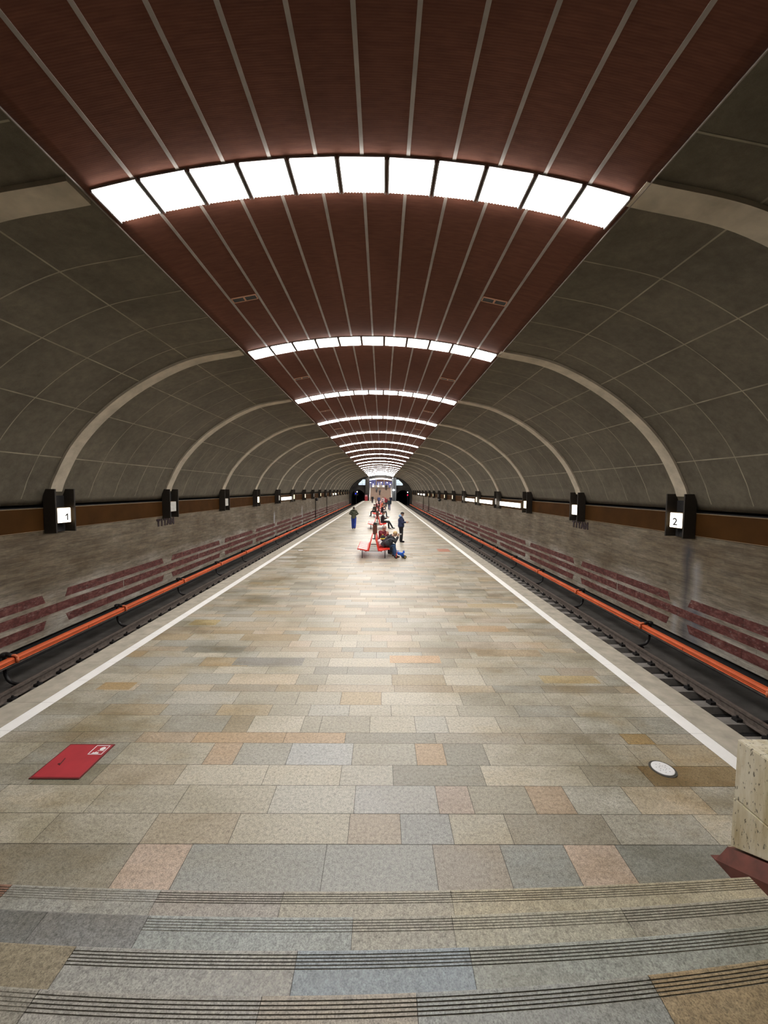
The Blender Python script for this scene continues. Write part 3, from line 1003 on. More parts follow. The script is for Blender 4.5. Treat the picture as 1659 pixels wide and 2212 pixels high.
# ------------------------------------------------------------------ tracks
for s in (-1, 1):
    nm = 'left' if s < 0 else 'right'
    tr = thing('railway_track', 'dark railway track running along the %s side of the platform' % nm, 'railway track', (s * 6.55, 0, -1.50))
    pr_ = [(-0.075, 0.10), (0.075, 0.10), (0.075, 0.112), (0.012, 0.125), (0.012, 0.235), (0.036, 0.245), (0.036, 0.29), (-0.036, 0.29), (-0.036, 0.245), (-0.012, 0.235), (-0.012, 0.125), (-0.075, 0.112)]
    for sx in (-0.75, 0.75):
        bm = bmesh.new()
        prism_y(bm, [(x + sx, z + 0.04) for x, z in pr_], -6, 128)
        obj('rail', bm, M['rail'], tr)
    def sleeper_bm(bm, yy):
        vs = box(bm, -1.02, 0.90, yy - 0.14, yy + 0.14, 0.0, 0.14) if s > 0 else box(bm, -0.90, 1.02, yy - 0.14, yy + 0.14, 0.0, 0.14)
        for v in vs[4:]:
            v.co.y = yy + (v.co.y - yy) * 0.82
        for sx in (-0.75, 0.75):
            for e in (-0.13, 0.13):
                box(bm, sx + e - 0.055, sx + e + 0.055, yy - 0.06, yy + 0.06, 0.14, 0.20, 1)
                tube(bm, [(sx + e, yy, 0.19), (sx + e, yy, 0.25)], 0.02, 6, True, 1)
    bm = bmesh.new()
    sleeper_bm(bm, 0.0)
    sl0 = obj('sleeper', bm, [M['sleeper'], M['black_steel']], tr)
    sl0.location = (0, 4.08, 0)
    for i in range(1, 100):
        o = sl0.copy()
        C.objects.link(o)
        o.parent = tr
        o.location = (0, 4.08 + 0.58 * i, 0)
    bm = bmesh.new()
    for i in range(100, 205):
        sleeper_bm(bm, 4.08 + 0.58 * i)
    o = obj('sleeper_rest', bm, [M['sleeper'], M['black_steel']], tr)
    o.name = 'sleeper.900'
    o['kind'] = 'stuff'
    # third rail with its orange cover
    th = thing('third_rail', 'orange covered third rail on black hooked brackets by the %s wall' % nm, 'third rail', (s * 7.90, 0, -1.485))
    prof = [(-0.085, 0.56), (-0.075, 0.585), (-0.085, 0.60), (-0.085, 0.655), (-0.045, 0.70), (0.055, 0.70), (0.085, 0.665), (0.085, 0.56), (0.06, 0.56), (0.06, 0.655), (-0.06, 0.655), (-0.06, 0.56)]
    prof = [(s * x * 0.8, 0.62 + (z - 0.63) * 0.85) for x, z in prof]
    YB0 = 7.05 if s > 0 else 8.35
    yb = []
    q = YB0
    while q < 101:
        yb.append(q)
        q += 3.63
    cuts = [-6.0] + [v_ for v_ in yb] + [102.0]
    for a, b in zip(cuts[:-1], cuts[1:]):
        bm = bmesh.new()
        prism_y(bm, prof, a + 0.02, b - 0.02)
        mid = (a + b) / 2 + 0.3
        cv = obj('cover', bm, M['orange'], th)
        bm = bmesh.new()
        box(bm, *(sorted((-s * 0.070, -s * 0.064))), a + 0.03, b - 0.03, 0.628, 0.636)
        box(bm, *(sorted((-s * 0.071, -s * 0.064))), mid - 0.005, mid + 0.005, 0.565, 0.636)
        obj('seam', bm, M['seam'], cv)
    bm = bmesh.new()
    prism_y(bm, [(x * 0.5, 0.50 + (z - 0.56) * 0.6) for x, z in [(-0.08, 0.56), (-0.08, 0.7), (0.08, 0.7), (0.08, 0.56)]], -6, 102)
    obj('conductor_rail', bm, M['rail'], th)
    for v_ in yb:
        bm = bmesh.new()
        ring = [(s * 0.10, 0.55), (s * 0.10, 0.672), (s * 0.06, 0.715), (-s * 0.055, 0.715), (-s * 0.10, 0.665), (-s * 0.10, 0.55)]
        for (p0, p1) in zip(ring[:-1], ring[1:]):
            tube(bm, [(p0[0], v_, p0[1]), (p1[0], v_, p1[1])], 0.028, 6)
        obj('clamp', bm, M['orange_dark'], th, True)
        bm = bmesh.new()
        path = [(s * 0.02, 0.70), (s * 0.14, 0.74), (s * 0.20, 0.70), (s * 0.20, 0.45), (s * 0.18, 0.25), (s * 0.08, 0.10), (-s * 0.12, 0.05), (-s * 0.28, 0.035)]
        pp = catmull(path, 3)
        tube(bm, [(p.x, v_, p.y) for p in pp], [0.045] * 4 + [0.035] * (len(pp) - 4), 8)
        lathe(bm, [(0.06, 0.68), (0.075, 0.70), (0.075, 0.75), (0.05, 0.77)], 10, 0, 'z', (s * 0.19, v_, 0))
        box(bm, *sorted((s * 0.0, -s * 0.34)), v_ - 0.07, v_ + 0.07, 0.003, 0.035)
        obj('bracket', bm, M['black_steel'], th, True)

# ------------------------------------------------------------------ things on the floor
hy = thing('hydrant_cover', 'red square floor hatch with a white fire hose sign in its corner', 'floor hatch', (-3.01, 4.02, 0.0))
bm = bmesh.new()
box(bm, -0.245, 0.245, -0.25, 0.25, 0.002, 0.012, 0, 0.003)
obj('plate', bm, M['red_plate'], hy)
bm = bmesh.new()
for e in ((-0.26, -0.245, -0.265, 0.265), (0.245, 0.26, -0.265, 0.265), (-0.245, 0.245, -0.265, -0.25), (-0.245, 0.245, 0.25, 0.265)):
    box(bm, *e, 0.001, 0.009)
obj('frame', bm, plain('plate_frame', (0.16, 0.02, 0.02), 0.6), hy)
bm = bmesh.new()
tube(bm, [(-0.12, 0.02, 0.016), (-0.10, -0.08, 0.013)], [0.006, 0.006], 6)
ell(bm, (-0.12, -0.06, 0.014), (0.012, 0.012, 0.004))
obj('lift_slot', bm, plain('slot_dark', (0.10, 0.01, 0.01), 0.6), hy)
sg = bmesh.new()
x0, x1, y0_, y1_ = 0.07, 0.228, 0.085, 0.238
z = 0.0122
for e in ((x0, x1, y0_, y0_ + 0.009), (x0, x1, y1_ - 0.009, y1_), (x0, x0 + 0.009, y0_, y1_), (x1 - 0.009, x1, y0_, y1_)):
    box(sg, *e, z, z + 0.0012)
# hose reel and flames in white
ringp = [(x1 - 0.052 + 0.030 * math.cos(a), y1_ - 0.055 + 0.028 * math.sin(a), z) for a in [2 * PI * i / 14 for i in range(15)]]
for a, b in zip(ringp[:-1], ringp[1:]):
    pass
f = sg.faces.new([sg.verts.new((p[0], p[1], z + 0.001)) for p in ringp[:-1]])
for i in range(5):
    xx = x1 - 0.085 + i * 0.014
    quad(sg, [(xx, y1_ - 0.095, z + 0.001), (xx + 0.008, y1_ - 0.095, z + 0.001), (xx + 0.008, y1_ - 0.08, z + 0.001), (xx, y1_ - 0.08, z + 0.001)])
fl = [(0.02, 0.0), (0.095, 0.0), (0.10, 0.018), (0.088, 0.014), (0.082, 0.034), (0.07, 0.016), (0.058, 0.040), (0.046, 0.016), (0.034, 0.03), (0.026, 0.012)]
sg.faces.new([sg.verts.new((x0 + 0.012 + a, y0_ + 0.014 + b, z + 0.001)) for a, b in fl])
obj('fire_hose_sign', sg, M['white_paint'], hy)

def cover(x, y, r, lab):
    c = thing('round_cover', lab, 'floor cover', (x, y, 0))
    bm = bmesh.new()
    lathe(bm, [(r + 0.022, 0.001), (r + 0.022, 0.004), (r, 0.005)], 36)
    obj('rim', bm, M['grout'], c)
    bm = bmesh.new()
    lathe(bm, [(r, 0.004), (r, 0.010), (r - 0.006, 0.013)], 36)
    obj('disc', bm, M['white_paint'], c)
    bm = bmesh.new()
    for a in range(8):
        for rr in (0.3, 0.6):
            ang = a * PI / 4 + rr
            ell(bm, (r * rr * math.cos(ang), r * rr * math.sin(ang), 0.0132), (0.004, 0.004, 0.0008), None, 8)
    obj('screw_heads', bm, M['grout'], c)
cover(3.41, 3.93, 0.107, 'white round floor cover near the travertine parapet')
cover(-3.62, 18.5, 0.13, 'white round floor cover by the left white line far off')

# ------------------------------------------------------------------ benches and bins
def bench(y, lab):
    b = thing('bench', lab, 'bench', (0, y, 0), 0, 'red back to back benches along the platform')
    L = 2.4
    for s in (-1, 1):
        # moulded L profile
        top = [(0.71, 0.435), (0.68, 0.455), (0.55, 0.445), (0.40, 0.41), (0.30, 0.385), (0.245, 0.40), (0.215, 0.47), (0.165, 0.68), (0.12, 0.84), (0.10, 0.86)]
        bot = [(0.075, 0.845), (0.11, 0.70), (0.165, 0.45), (0.185, 0.36), (0.24, 0.335), (0.32, 0.335), (0.45, 0.37), (0.60, 0.40), (0.70, 0.405)]
        nseat = 5
        bm = bmesh.new()
        for i in range(nseat):
            a = L * i / nseat
            prism_y(bm, [(s * x, z) for x, z in top + bot], a + 0.016, a + L / nseat - 0.016)
        prism_y(bm, [(s * x, z) for x, z in [(0.70, 0.425), (0.55, 0.43), (0.30, 0.37), (0.225, 0.40), (0.11, 0.83), (0.09, 0.83), (0.18, 0.38), (0.30, 0.345), (0.6, 0.405)]], 0.0, L)
        obj('seat_shell', bm, M['bench_red'], b)
        for yy in (0.22, L - 0.22):
            bm = bmesh.new()
            tube(bm, [(s * 0.50, yy, 0.0), (s * 0.50, yy, 0.40)], 0.018, 8)
            obj('leg', bm, M['bench_frame'], b, True)
        bm = bmesh.new()
        tube(bm, [(s * 0.34, 0.05, 0.31), (s * 0.34, L - 0.05, 0.31)], 0.02, 8)
        tube(bm, [(s * 0.56, 0.05, 0.37), (s * 0.56, L - 0.05, 0.37)], 0.02, 8)
        obj('seat_rail', bm, M['bench_frame'], b, True)
    bm = bmesh.new()
    for yy in (0.22, 0.55, 0.95, 1.4, 1.8, L - 0.22):
        tube(bm, [(-0.36, yy, 0.31), (0.36, yy, 0.31)], 0.014, 8)
    for yy in (0.22, L - 0.22):
        tube(bm, [(-0.12, yy, 0.62), (0.12, yy, 0.62)], 0.012, 8)
    obj('cross_bars', bm, M['bench_frame'], b, True)
    return b
BY = [16.32, 28.55, 41.0, 53.3, 65.6, 78.0]
b0 = None
for i, y in enumerate(BY):
    lab = 'red back to back platform bench, %s' % ['nearest, with the toy trike beside it', 'second from the camera', 'third from the camera', 'fourth from the camera', 'fifth from the camera', 'farthest one by the stairs'][i]
    if b0 is None:
        b0 = bench(y, lab)
    else:
        copy_thing(b0, (0, y, 0), None, lab)
def bin_(y, lab):
    b = thing('litter_bin', lab, 'litter bin', (-0.06, y, 0), 0, 'brown litter bins between benches')
    bm = bmesh.new()
    lathe(bm, [(0.14, 0), (0.14, 0.02), (0.04, 0.04)], 16)
    tube(bm, [(0, 0, 0.03), (0, 0, 0.95)], 0.035, 10)
    obj('post', bm, M['black_steel'], b)
    bm = bmesh.new()
    lathe(bm, [(0.09, 0.28), (0.12, 0.31), (0.135, 0.40), (0.135, 0.84), (0.125, 0.87)], 18)
    obj('body', bm, M['bin'], b)
    bm = bmesh.new()
    lathe(bm, [(0.10, 0.875), (0.12, 0.90), (0.08, 1.0), (0.03, 1.03)], 18)
    obj('lid', bm, M['black'], b, True)
    return b
bb = bin_(23.0, 'brown litter bin on a post just past the nearest bench')
copy_thing(bb, (-0.06, 35.3, 0), None, 'brown litter bin on a post between the second and third bench')
copy_thing(bb, (-0.06, 47.8, 0), None, 'brown litter bin on a post between the third and fourth bench')
copy_thing(bb, (-0.06, 60.0, 0), None, 'brown litter bin on a post between the fourth and fifth bench')

# ------------------------------------------------------------------ people
SKIN = plain('skin', (0.50, 0.30, 0.21), 0.55, var=0.08)
def V(*a):
    return Vector(a)
def finger_hand(bm, wrist, d, side, curl=0.5, fr=0.0085):
    """palm + four unequal fingers + thumb. d: direction wrist->knuckles; side: direction to the thumb"""
    d = d.normalized()
    side = (side - d * side.dot(d)).normalized()
    n = d.cross(side).normalized()
    tube(bm, [wrist - d * 0.02, wrist + d * 0.03, wrist + d * 0.085], [0.024, 0.033, 0.036], 10, flat=0.5)
    ell(bm, wrist + d * 0.05, (0.040, 0.040, 0.030))
    for i, ln in enumerate((0.070, 0.078, 0.073, 0.058)):
        o = wrist + d * 0.085 + side * (0.030 - 0.020 * i)
        a = d * math.cos(curl * 0.4) + n * math.sin(curl * 0.4)
        b = d * math.cos(curl * 1.2) + n * math.sin(curl * 1.2)
        c = d * math.cos(curl * 1.9) + n * math.sin(curl * 1.9)
        p1 = o + a * ln * 0.45
        p2 = p1 + b * ln * 0.32
        p3 = p2 + c * ln * 0.25
        tube(bm, [o - d * 0.02, o, p1, p2, p3], [fr * 1.1, fr * 1.15, fr * 1.05, fr, fr * 0.8], 8)
    o = wrist + d * 0.025 + side * 0.028
    p1 = o + (side * 0.75 + d * 0.65).normalized() * 0.04
    p2 = p1 + (side * 0.25 + d * 0.9 + n * 0.3).normalized() * 0.032
    tube(bm, [o - side * 0.015, o, p1, p2], [fr * 1.5, fr * 1.5, fr * 1.25, fr * 0.95], 8)

def head(bm, c, fwd, up, R=0.098):
    """skull, jaw, nose, ears, chin"""
    fwd = fwd.normalized()
    up = (up - fwd * up.dot(fwd)).normalized()
    lf = up.cross(fwd)
    rot = Matrix((fwd, lf, up)).transposed()
    def P(x, y, z):
        return c + fwd * x + lf * y + up * z
    ell(bm, P(-0.005, 0, 0.02), (0.100, 0.078, 0.100), rot)
    ell(bm, P(0.018, 0, -0.045), (0.072, 0.060, 0.072), rot)
    ell(bm, P(0.062, 0, -0.098), (0.028, 0.030, 0.020), rot)
    tube(bm, [P(0.088, 0, 0.012), P(0.107, 0, -0.030), P(0.088, 0, -0.040)], [0.009, 0.014, 0.012], 8)
    ell(bm, P(0.082, 0, -0.070), (0.014, 0.026, 0.010), rot)
    ell(bm, P(0.080, 0, 0.022), (0.016, 0.056, 0.010), rot)
    for s in (-1, 1):
        ell(bm, P(-0.012, s * 0.080, -0.012), (0.022, 0.010, 0.033), rot)
    return P, rot

def person(name_lab, loc, rz, J, cl, scale=1.0, voxel=0.0075, hair=(0.02, 0.015, 0.012), bald=False, hood=None, far=False, skin=None, cat='person', extra=None):
    """J: joints in a local frame, x forward, y left. cl: dict of garments -> (name, colour)"""
    skin = skin or SKIN
    p = thing('person', name_lab, cat, loc, rz)
    p.scale = (scale,) * 3
    j = {k: Vector(v) for k, v in J.items() if k != 'curl'}
    fw = Vector(J.get('face', (1, 0, 0)))
    hup = Vector(J.get('headup', (0, 0, 1)))
    hc = j['head']
    bm = bmesh.new()
    P, hrot = head(bm, hc, fw, hup)
    tube(bm, [j['chest'] + V(0, 0, 0.02), j['neck'], hc + V(0, 0, -0.03)], [0.09, 0.058, 0.055], 12)
    # torso
    tube(bm, [j['pelvis'] - (j['waist'] - j['pelvis']) * 0.35, j['pelvis'], j['waist'], j['chest'], j['neck'] * 0.35 + j['chest'] * 0.65, j['neck']], [0.10, 0.135, 0.120, 0.135, 0.115, 0.05], 14, flat=1.1, flatu=0.86, upv=(0, 1, 0))
    for s, q in (('L', 1), ('R', -1)):
        tube(bm, [j['chest'] * 0.6 + j['sh' + s] * 0.4 + V(0, 0, 0.01), j['sh' + s], j['el' + s], j['wr' + s]], [0.075, 0.056, 0.042, 0.027], 10)
        fd = j['wr' + s] - j['el' + s]
        hd = Vector(J.get('hd' + s, tuple(fd)))
        sd = Vector(J.get('hs' + s, (0.2, -q * 0.2, 1.0)))
        finger_hand(bm, j['wr' + s], hd, sd, J.get('curl', 0.6), 0.0085 if not far else 0.013)
        tube(bm, [j['pelvis'] * 0.5 + j['hip' + s] * 0.5, j['hip' + s], j['kn' + s], (j['kn' + s] * 0.6 + j['an' + s] * 0.4), j['an' + s]], [0.10, 0.088, 0.057, 0.052, 0.036], 12)
        ft = Vector(J.get('ft' + s, (1, 0, 0)))
        tube(bm, [j['an' + s] - ft * 0.04 + V(0, 0, -0.04), j['an' + s] + ft * 0.06 + V(0, 0, -0.045), j['an' + s] + ft * 0.17 + V(0, 0, -0.06)], [0.034, 0.036, 0.024], 10)
    blob('body', bm, voxel, skin, p, 3)
    vg = voxel * 1.5
    # top garment
    bm = bmesh.new()
    tk = cl.get('thick', 0.022)
    hem = cl.get('hem', 0.12)
    axis = (j['waist'] - j['pelvis']).normalized()
    w1 = cl.get('wide', 1.0)
    tube(bm, [j['pelvis'] - axis * hem, j['pelvis'], j['waist'], j['chest'], j['neck'] * 0.35 + j['chest'] * 0.65, j['neck'] * 0.85 + j['chest'] * 0.15],
         [(0.150 + tk) * w1, (0.148 + tk) * w1, (0.135 + tk) * w1, (0.150 + tk) * w1, 0.128 + tk, 0.062 + tk * 0.6], 16, flat=1.1, flatu=0.88, upv=(0, 1, 0))
    for s in ('L', 'R'):
        tube(bm, [j['chest'] * 0.5 + j['sh' + s] * 0.5, j['sh' + s], j['el' + s], j['wr' + s] * 0.92 + j['el' + s] * 0.08], [0.09 + tk, 0.066 + tk, 0.050 + tk, 0.036 + tk * 0.7], 10)
    blob(cl['top'][0], bm, vg, cloth(cl['top'][0] + '_%.2f_%.2f_%.2f' % cl['top'][1], cl['top'][1]), p, 4)
    if cl.get('lower_top'):
        bm = bmesh.new()
        tube(bm, [j['pelvis'] - axis * (hem + 0.06), j['pelvis'] + axis * 0.03], [(0.130 + tk) * w1, (0.136 + tk) * w1], 16, flat=1.1, flatu=0.88, upv=(0, 1, 0))
        blob(cl['lower_top'][0], bm, vg, cloth(cl['lower_top'][0] + '_c', cl['lower_top'][1]), p, 3)
    # trousers
    bm = bmesh.new()
    lt = cl.get('leg', 0.018)
    for s in ('L', 'R'):
        tube(bm, [j['pelvis'] + axis * 0.03, j['hip' + s], j['kn' + s], j['kn' + s] * 0.5 + j['an' + s] * 0.5, j['an' + s] + V(0, 0, -0.01)], [0.125, 0.098 + lt, 0.064 + lt, 0.062 + lt, 0.050 + lt], 12)
    blob(cl['legs'][0], bm, vg, cloth(cl['legs'][0] + '_%.2f_%.2f_%.2f' % cl['legs'][1], cl['legs'][1]), p, 4)
    # shoes
    for s in ('L', 'R'):
        ft = Vector(J.get('ft' + s, (1, 0, 0))).normalized()
        a = j['an' + s]
        z0 = a.z - 0.085
        bm = bmesh.new()
        tube(bm, [a - ft * 0.065 + V(0, 0, -0.045), a + V(0, 0, -0.03), a + ft * 0.08 + V(0, 0, -0.05), a + ft * 0.165 + V(0, 0, -0.058), a + ft * 0.20 + V(0, 0, -0.065)], [0.034, 0.045, 0.042, 0.034, 0.018], 12)
        blob('shoe', bm, 0.009 if not far else 0.014, cloth('shoe_%.2f_%.2f' % (cl['shoes'][0], cl['shoes'][1]), cl['shoes']), p, 3)
    # hair
    bm = bmesh.new()
    hm = Matrix.Translation(hc) @ hrot.to_4x4()
    ell(bm, (-0.010, 0, 0.030), (0.106, 0.086, 0.102), None, 24)
    if cl.get('long_hair'):
        ell(bm, (-0.05, 0, -0.06), (0.065, 0.085, 0.12), None, 18)
    kill = [v for v in bm.verts if (v.co.x > 0.045 and v.co.z < 0.065) or (v.co.z < -0.02 and v.co.x > -0.045) or (v.co.z < -0.06 and not cl.get('long_hair'))]
    if bald:
        kill += [v for v in bm.verts if v.co.z > 0.095]
    bmesh.ops.delete(bm, geom=list(set(kill)), context='VERTS')
    bmesh.ops.transform(bm, matrix=hm, verts=bm.verts[:])
    bmesh.ops.solidify(bm, geom=bm.faces[:], thickness=0.006)
    obj('hair', bm, cloth('hair_%.2f_%.2f' % (hair[0], hair[1]), hair, 0.6), p, True)
    if not far:
        for s in (-1, 1):
            bm = bmesh.new()
            ell(bm, P(0.082, s * 0.031, 0.003), (0.008, 0.012, 0.006), hrot, 10)
            obj('eye', bm, M['black'], p, True)
    if hood:
        bm = bmesh.new()
        hb = j['neck'] - fw * 0.09 + V(0, 0, -0.01)
        ell(bm, hb, (0.085, 0.125, 0.075))
        tube(bm, [j['neck'] + V(0.05, 0.10, -0.04), hb + V(0, 0.10, 0.0), hb, hb + V(0, -0.10, 0.0), j['neck'] + V(0.05, -0.10, -0.04)], [0.028, 0.05, 0.06, 0.05, 0.028], 8)
        blob('hood', bm, vg, cloth('hood_%.2f_%.2f_%.2f' % hood, hood), p, 3)
    return p, j

STAND = dict(anL=(0, 0.10, 0.085), anR=(0, -0.10, 0.085), knL=(0.02, 0.10, 0.48), knR=(0.02, -0.10, 0.48), hipL=(0, 0.09, 0.90), hipR=(0, -0.09, 0.90), pelvis=(0, 0, 0.95), waist=(0, 0, 1.10),
             chest=(0, 0, 1.30), neck=(0.0, 0, 1.48), head=(0.02, 0, 1.625), shL=(0, 0.18, 1.42), shR=(0, -0.18, 1.42), elL=(-0.02, 0.24, 1.14), elR=(-0.02, -0.24, 1.14), wrL=(0.05, 0.24, 0.90), wrR=(0.05, -0.24, 0.90))
def pose(**k):
    d = dict(STAND)
    d.update(k)
    return d
PHONE = dict(elL=(0.06, 0.22, 1.15), elR=(0.06, -0.22, 1.15), wrL=(0.27, 0.07, 1.13), wrR=(0.27, -0.07, 1.15), hdL=(1, -0.15, 0.05), hdR=(1, 0.15, 0.05), hsL=(0, -0.3, 1), hsR=(0, 0.3, 1), curl=0.8,
             head=(0.06, 0, 1.61), face=(0.85, 0, -0.5), headup=(0.5, 0, 0.85), neck=(0.015, 0, 1.48))
def walk(a=0.28, **k):
    d = dict(anL=(a, 0.08, 0.10), knL=(a * 0.75, 0.09, 0.50), anR=(-a * 0.9, -0.08, 0.14), knR=(-0.02, -0.09, 0.47), elL=(-0.10, 0.23, 1.15), wrL=(-0.05, 0.25, 0.92), elR=(0.04, -0.23, 1.14), wrR=(0.18, -0.24, 0.94))
    d.update(k)
    return pose(**d)
SIT = dict(pelvis=(0, 0, 0.57), hipL=(0.05, 0.09, 0.54), hipR=(0.05, -0.09, 0.54), knL=(0.47, 0.10, 0.52), knR=(0.47, -0.10, 0.52), anL=(0.50, 0.10, 0.085), anR=(0.50, -0.10, 0.085),
           waist=(-0.01, 0, 0.72), chest=(0.03, 0, 0.92), neck=(0.06, 0, 1.10), head=(0.12, 0, 1.24), shL=(0.04, 0.18, 1.04), shR=(0.04, -0.18, 1.04),
           elL=(0.12, 0.22, 0.78), elR=(0.12, -0.22, 0.78), wrL=(0.34, 0.08, 0.80), wrR=(0.34, -0.08, 0.80), hdL=(1, -0.1, 0.1), hdR=(1, 0.1, 0.1), hsL=(0, -0.3, 1), hsR=(0, 0.3, 1), face=(0.9, 0, -0.4), headup=(0.4, 0, 0.9))
def sit(**k):
    d = dict(SIT)
    d.update(k)
    return d

def phone(loc, rot, lab, col=(0.02, 0.02, 0.025)):
    o = thing('mobile_phone', lab, 'phone', loc)
    o.rotation_euler = rot
    bm = bmesh.new(); box(bm, -0.036, 0.036, -0.075, 0.075, -0.004, 0.004, 0, 0.003); obj('case', bm, plain('phone_case_%.2f' % col[0], col, 0.3), o)
    bm = bmesh.new(); box(bm, -0.032, 0.032, -0.068, 0.068, 0.0041, 0.0048); obj('screen', bm, plain('phone_screen_%.2f' % col[0], (0.10, 0.12, 0.15) if col[0] < 0.5 else (0.7, 0.7, 0.72), 0.15), o)

# man standing on the right, looking at his phone
person('man in navy jacket with light blue hood and black trousers standing with phone', (1.46, 21.72, 0.0), -0.05,
       pose(**PHONE), dict(top=('jacket', (0.022, 0.032, 0.085)), lower_top=('jacket_hem', (0.06, 0.068, 0.085)), legs=('trousers', (0.012, 0.012, 0.016)), shoes=(0.01, 0.01, 0.012), hem=0.05, wide=1.18, leg=0.036, thick=0.028),
       1.0, 0.007, hood=(0.24, 0.42, 0.70))
phone((1.46 + 0.385, 21.72 - 0.02, 1.175), (0.0, -0.35, -PI / 2), 'dark mobile phone held by the man in the navy jacket')
# man walking away on the left
person('man in olive hooded jacket and blue trousers walking away along the left', (-1.75, 28.4, 0.0), PI / 2,
       walk(0.16, elL=(0.02, 0.31, 1.20), wrL=(0.22, 0.14, 1.10), elR=(0.02, -0.31, 1.20), wrR=(0.22, -0.14, 1.10), head=(0.04, 0, 1.60), face=(0.9, 0, -0.35), headup=(0.35, 0, 0.9)),
       dict(top=('jacket', (0.062, 0.066, 0.042)), legs=('trousers', (0.018, 0.045, 0.28)), shoes=(0.10, 0.07, 0.05), hem=0.10, thick=0.026, wide=1.02, leg=0.032), 0.985, 0.007, hood=(0.075, 0.08, 0.055))
# seated pair on the nearest bench
person('grey-haired man in maroon sweater leaning forward on the nearest bench', (0.33, 17.95, 0.0), -0.55,
       sit(waist=(0.02, 0, 0.72), chest=(0.05, 0, 0.91), neck=(0.10, 0, 1.08), head=(0.16, 0, 1.20), shL=(0.06, 0.20, 1.02), shR=(0.06, -0.20, 1.02), elL=(0.26, 0.22, 0.76), elR=(0.26, -0.22, 0.76), wrL=(0.34, 0.05, 0.93), wrR=(0.34, -0.05, 0.91), hdL=(0.2, -0.3, 1), hdR=(0.2, 0.3, 1)),
       dict(top=('sweater', (0.20, 0.022, 0.032)), legs=('trousers', (0.03, 0.035, 0.06)), shoes=(0.05, 0.03, 0.02), wide=1.05), 1.0, 0.008, hair=(0.45, 0.43, 0.42), bald=True, skin=plain('skin_ruddy', (0.55, 0.27, 0.19), 0.55, var=0.08))
person('blond person in dark jacket and jeans bent over a white phone on the nearest bench', (0.50, 16.92, 0.0), -0.12,
       sit(waist=(0.10, 0, 0.70), chest=(0.24, 0, 0.84), neck=(0.36, 0, 0.96), head=(0.45, 0, 1.04), shL=(0.26, 0.18, 0.92), shR=(0.26, -0.18, 0.92), elL=(0.48, 0.20, 0.70), elR=(0.48, -0.20, 0.70), wrL=(0.58, 0.06, 0.92), wrR=(0.58, -0.05, 0.92), hdL=(0.3, -0.2, 1), hdR=(0.3, 0.2, 1), knL=(0.42, 0.11, 0.52), knR=(0.42, -0.11, 0.52), anL=(0.38, 0.12, 0.085), anR=(0.48, -0.12, 0.085), face=(0.85, 0, -0.5), headup=(0.5, 0, 0.85)),
       dict(top=('jacket', (0.025, 0.026, 0.032)), legs=('jeans', (0.055, 0.115, 0.24)), shoes=(0.14, 0.06, 0.035), thick=0.035, wide=1.08), 1.0, 0.008, hair=(0.55, 0.38, 0.17))
phone((0.50 + 0.66, 16.86, 1.03), (0.0, -1.2, -PI / 2), 'white mobile phone held by the blond person', (0.8, 0.8, 0.8))
# backpack leaning on the bent person
bp = thing('backpack', 'black backpack with grey straps on the back of the bent blond person', 'backpack', (0.60, 16.72, 0.60))
bp.rotation_euler = (0, 0.75, -0.1)
bm = bmesh.new()
ell(bm, (0, 0, 0.12), (0.16, 0.17, 0.24)); ell(bm, (-0.02, -0.06, 0.02), (0.17, 0.16, 0.14)); box(bm, -0.10, 0.10, -0.13, 0.13, -0.08, 0.26)
blob('bag_body', bm, 0.012, cloth('backpack_black', (0.028, 0.03, 0.036)), bp, 10)
bm = bmesh.new()
ell(bm, (-0.05, -0.10, 0.05), (0.13, 0.10, 0.12)); blob('front_pocket', bm, 0.010, cloth('backpack_grey', (0.06, 0.065, 0.075)), bp, 6)
for yy in (-0.08, 0.09):
    bm = bmesh.new()
    tube(bm, [(0.14, yy, 0.30), (0.06, yy - 0.09, 0.36), (-0.08, yy - 0.10, 0.30), (-0.14, yy - 0.10, 0.1)], 0.017, 8)
    obj('strap', bm, cloth('strap_grey', (0.16, 0.17, 0.19)), bp, True)
# white bag and black and yellow pouch on the bench
wb = thing('carrier_bag', 'white plastic carrier bag on the nearest bench behind the backpack', 'bag', (0.31, 17.22, 0.41))
bm = bmesh.new()
ell(bm, (0, 0, 0.13), (0.12, 0.15, 0.14)); ell(bm, (-0.06, -0.02, 0.24), (0.10, 0.10, 0.10)); box(bm, -0.08, 0.1, -0.1, 0.1, 0.02, 0.12)
blob('bag_body', bm, 0.012, cloth('bag_white', (0.72, 0.74, 0.76), 0.5, 0.1), wb, 4)
bm = bmesh.new()
tube(bm, [(-0.02, -0.05, 0.30), (-0.02, -0.04, 0.38), (-0.02, 0.04, 0.38), (-0.02, 0.05, 0.30)], 0.010, 6)
obj('handle', bm, cloth('bag_white', (0.72, 0.74, 0.76)), wb, True)
ht = thing('hat', 'black and yellow knitted hat resting between the white bag and the backpack', 'hat', (0.40, 17.30, 0.74))
bm = bmesh.new(); lathe(bm, [(0.13, 0.0), (0.135, 0.03), (0.125, 0.06)], 18); obj('brim_band', bm, cloth('hat_yellow', (0.62, 0.50, 0.06)), ht, True)
bm = bmesh.new(); lathe(bm, [(0.124, 0.055), (0.12, 0.10), (0.095, 0.15), (0.05, 0.18), (0.01, 0.185)], 18); obj('crown', bm, cloth('hat_black', (0.02, 0.02, 0.018)), ht, True)
bm = bmesh.new(); ell(bm, (0, 0, 0.20), (0.03, 0.03, 0.03)); obj('pompom', bm, cloth('hat_yellow', (0.62, 0.50, 0.06)), ht, True)

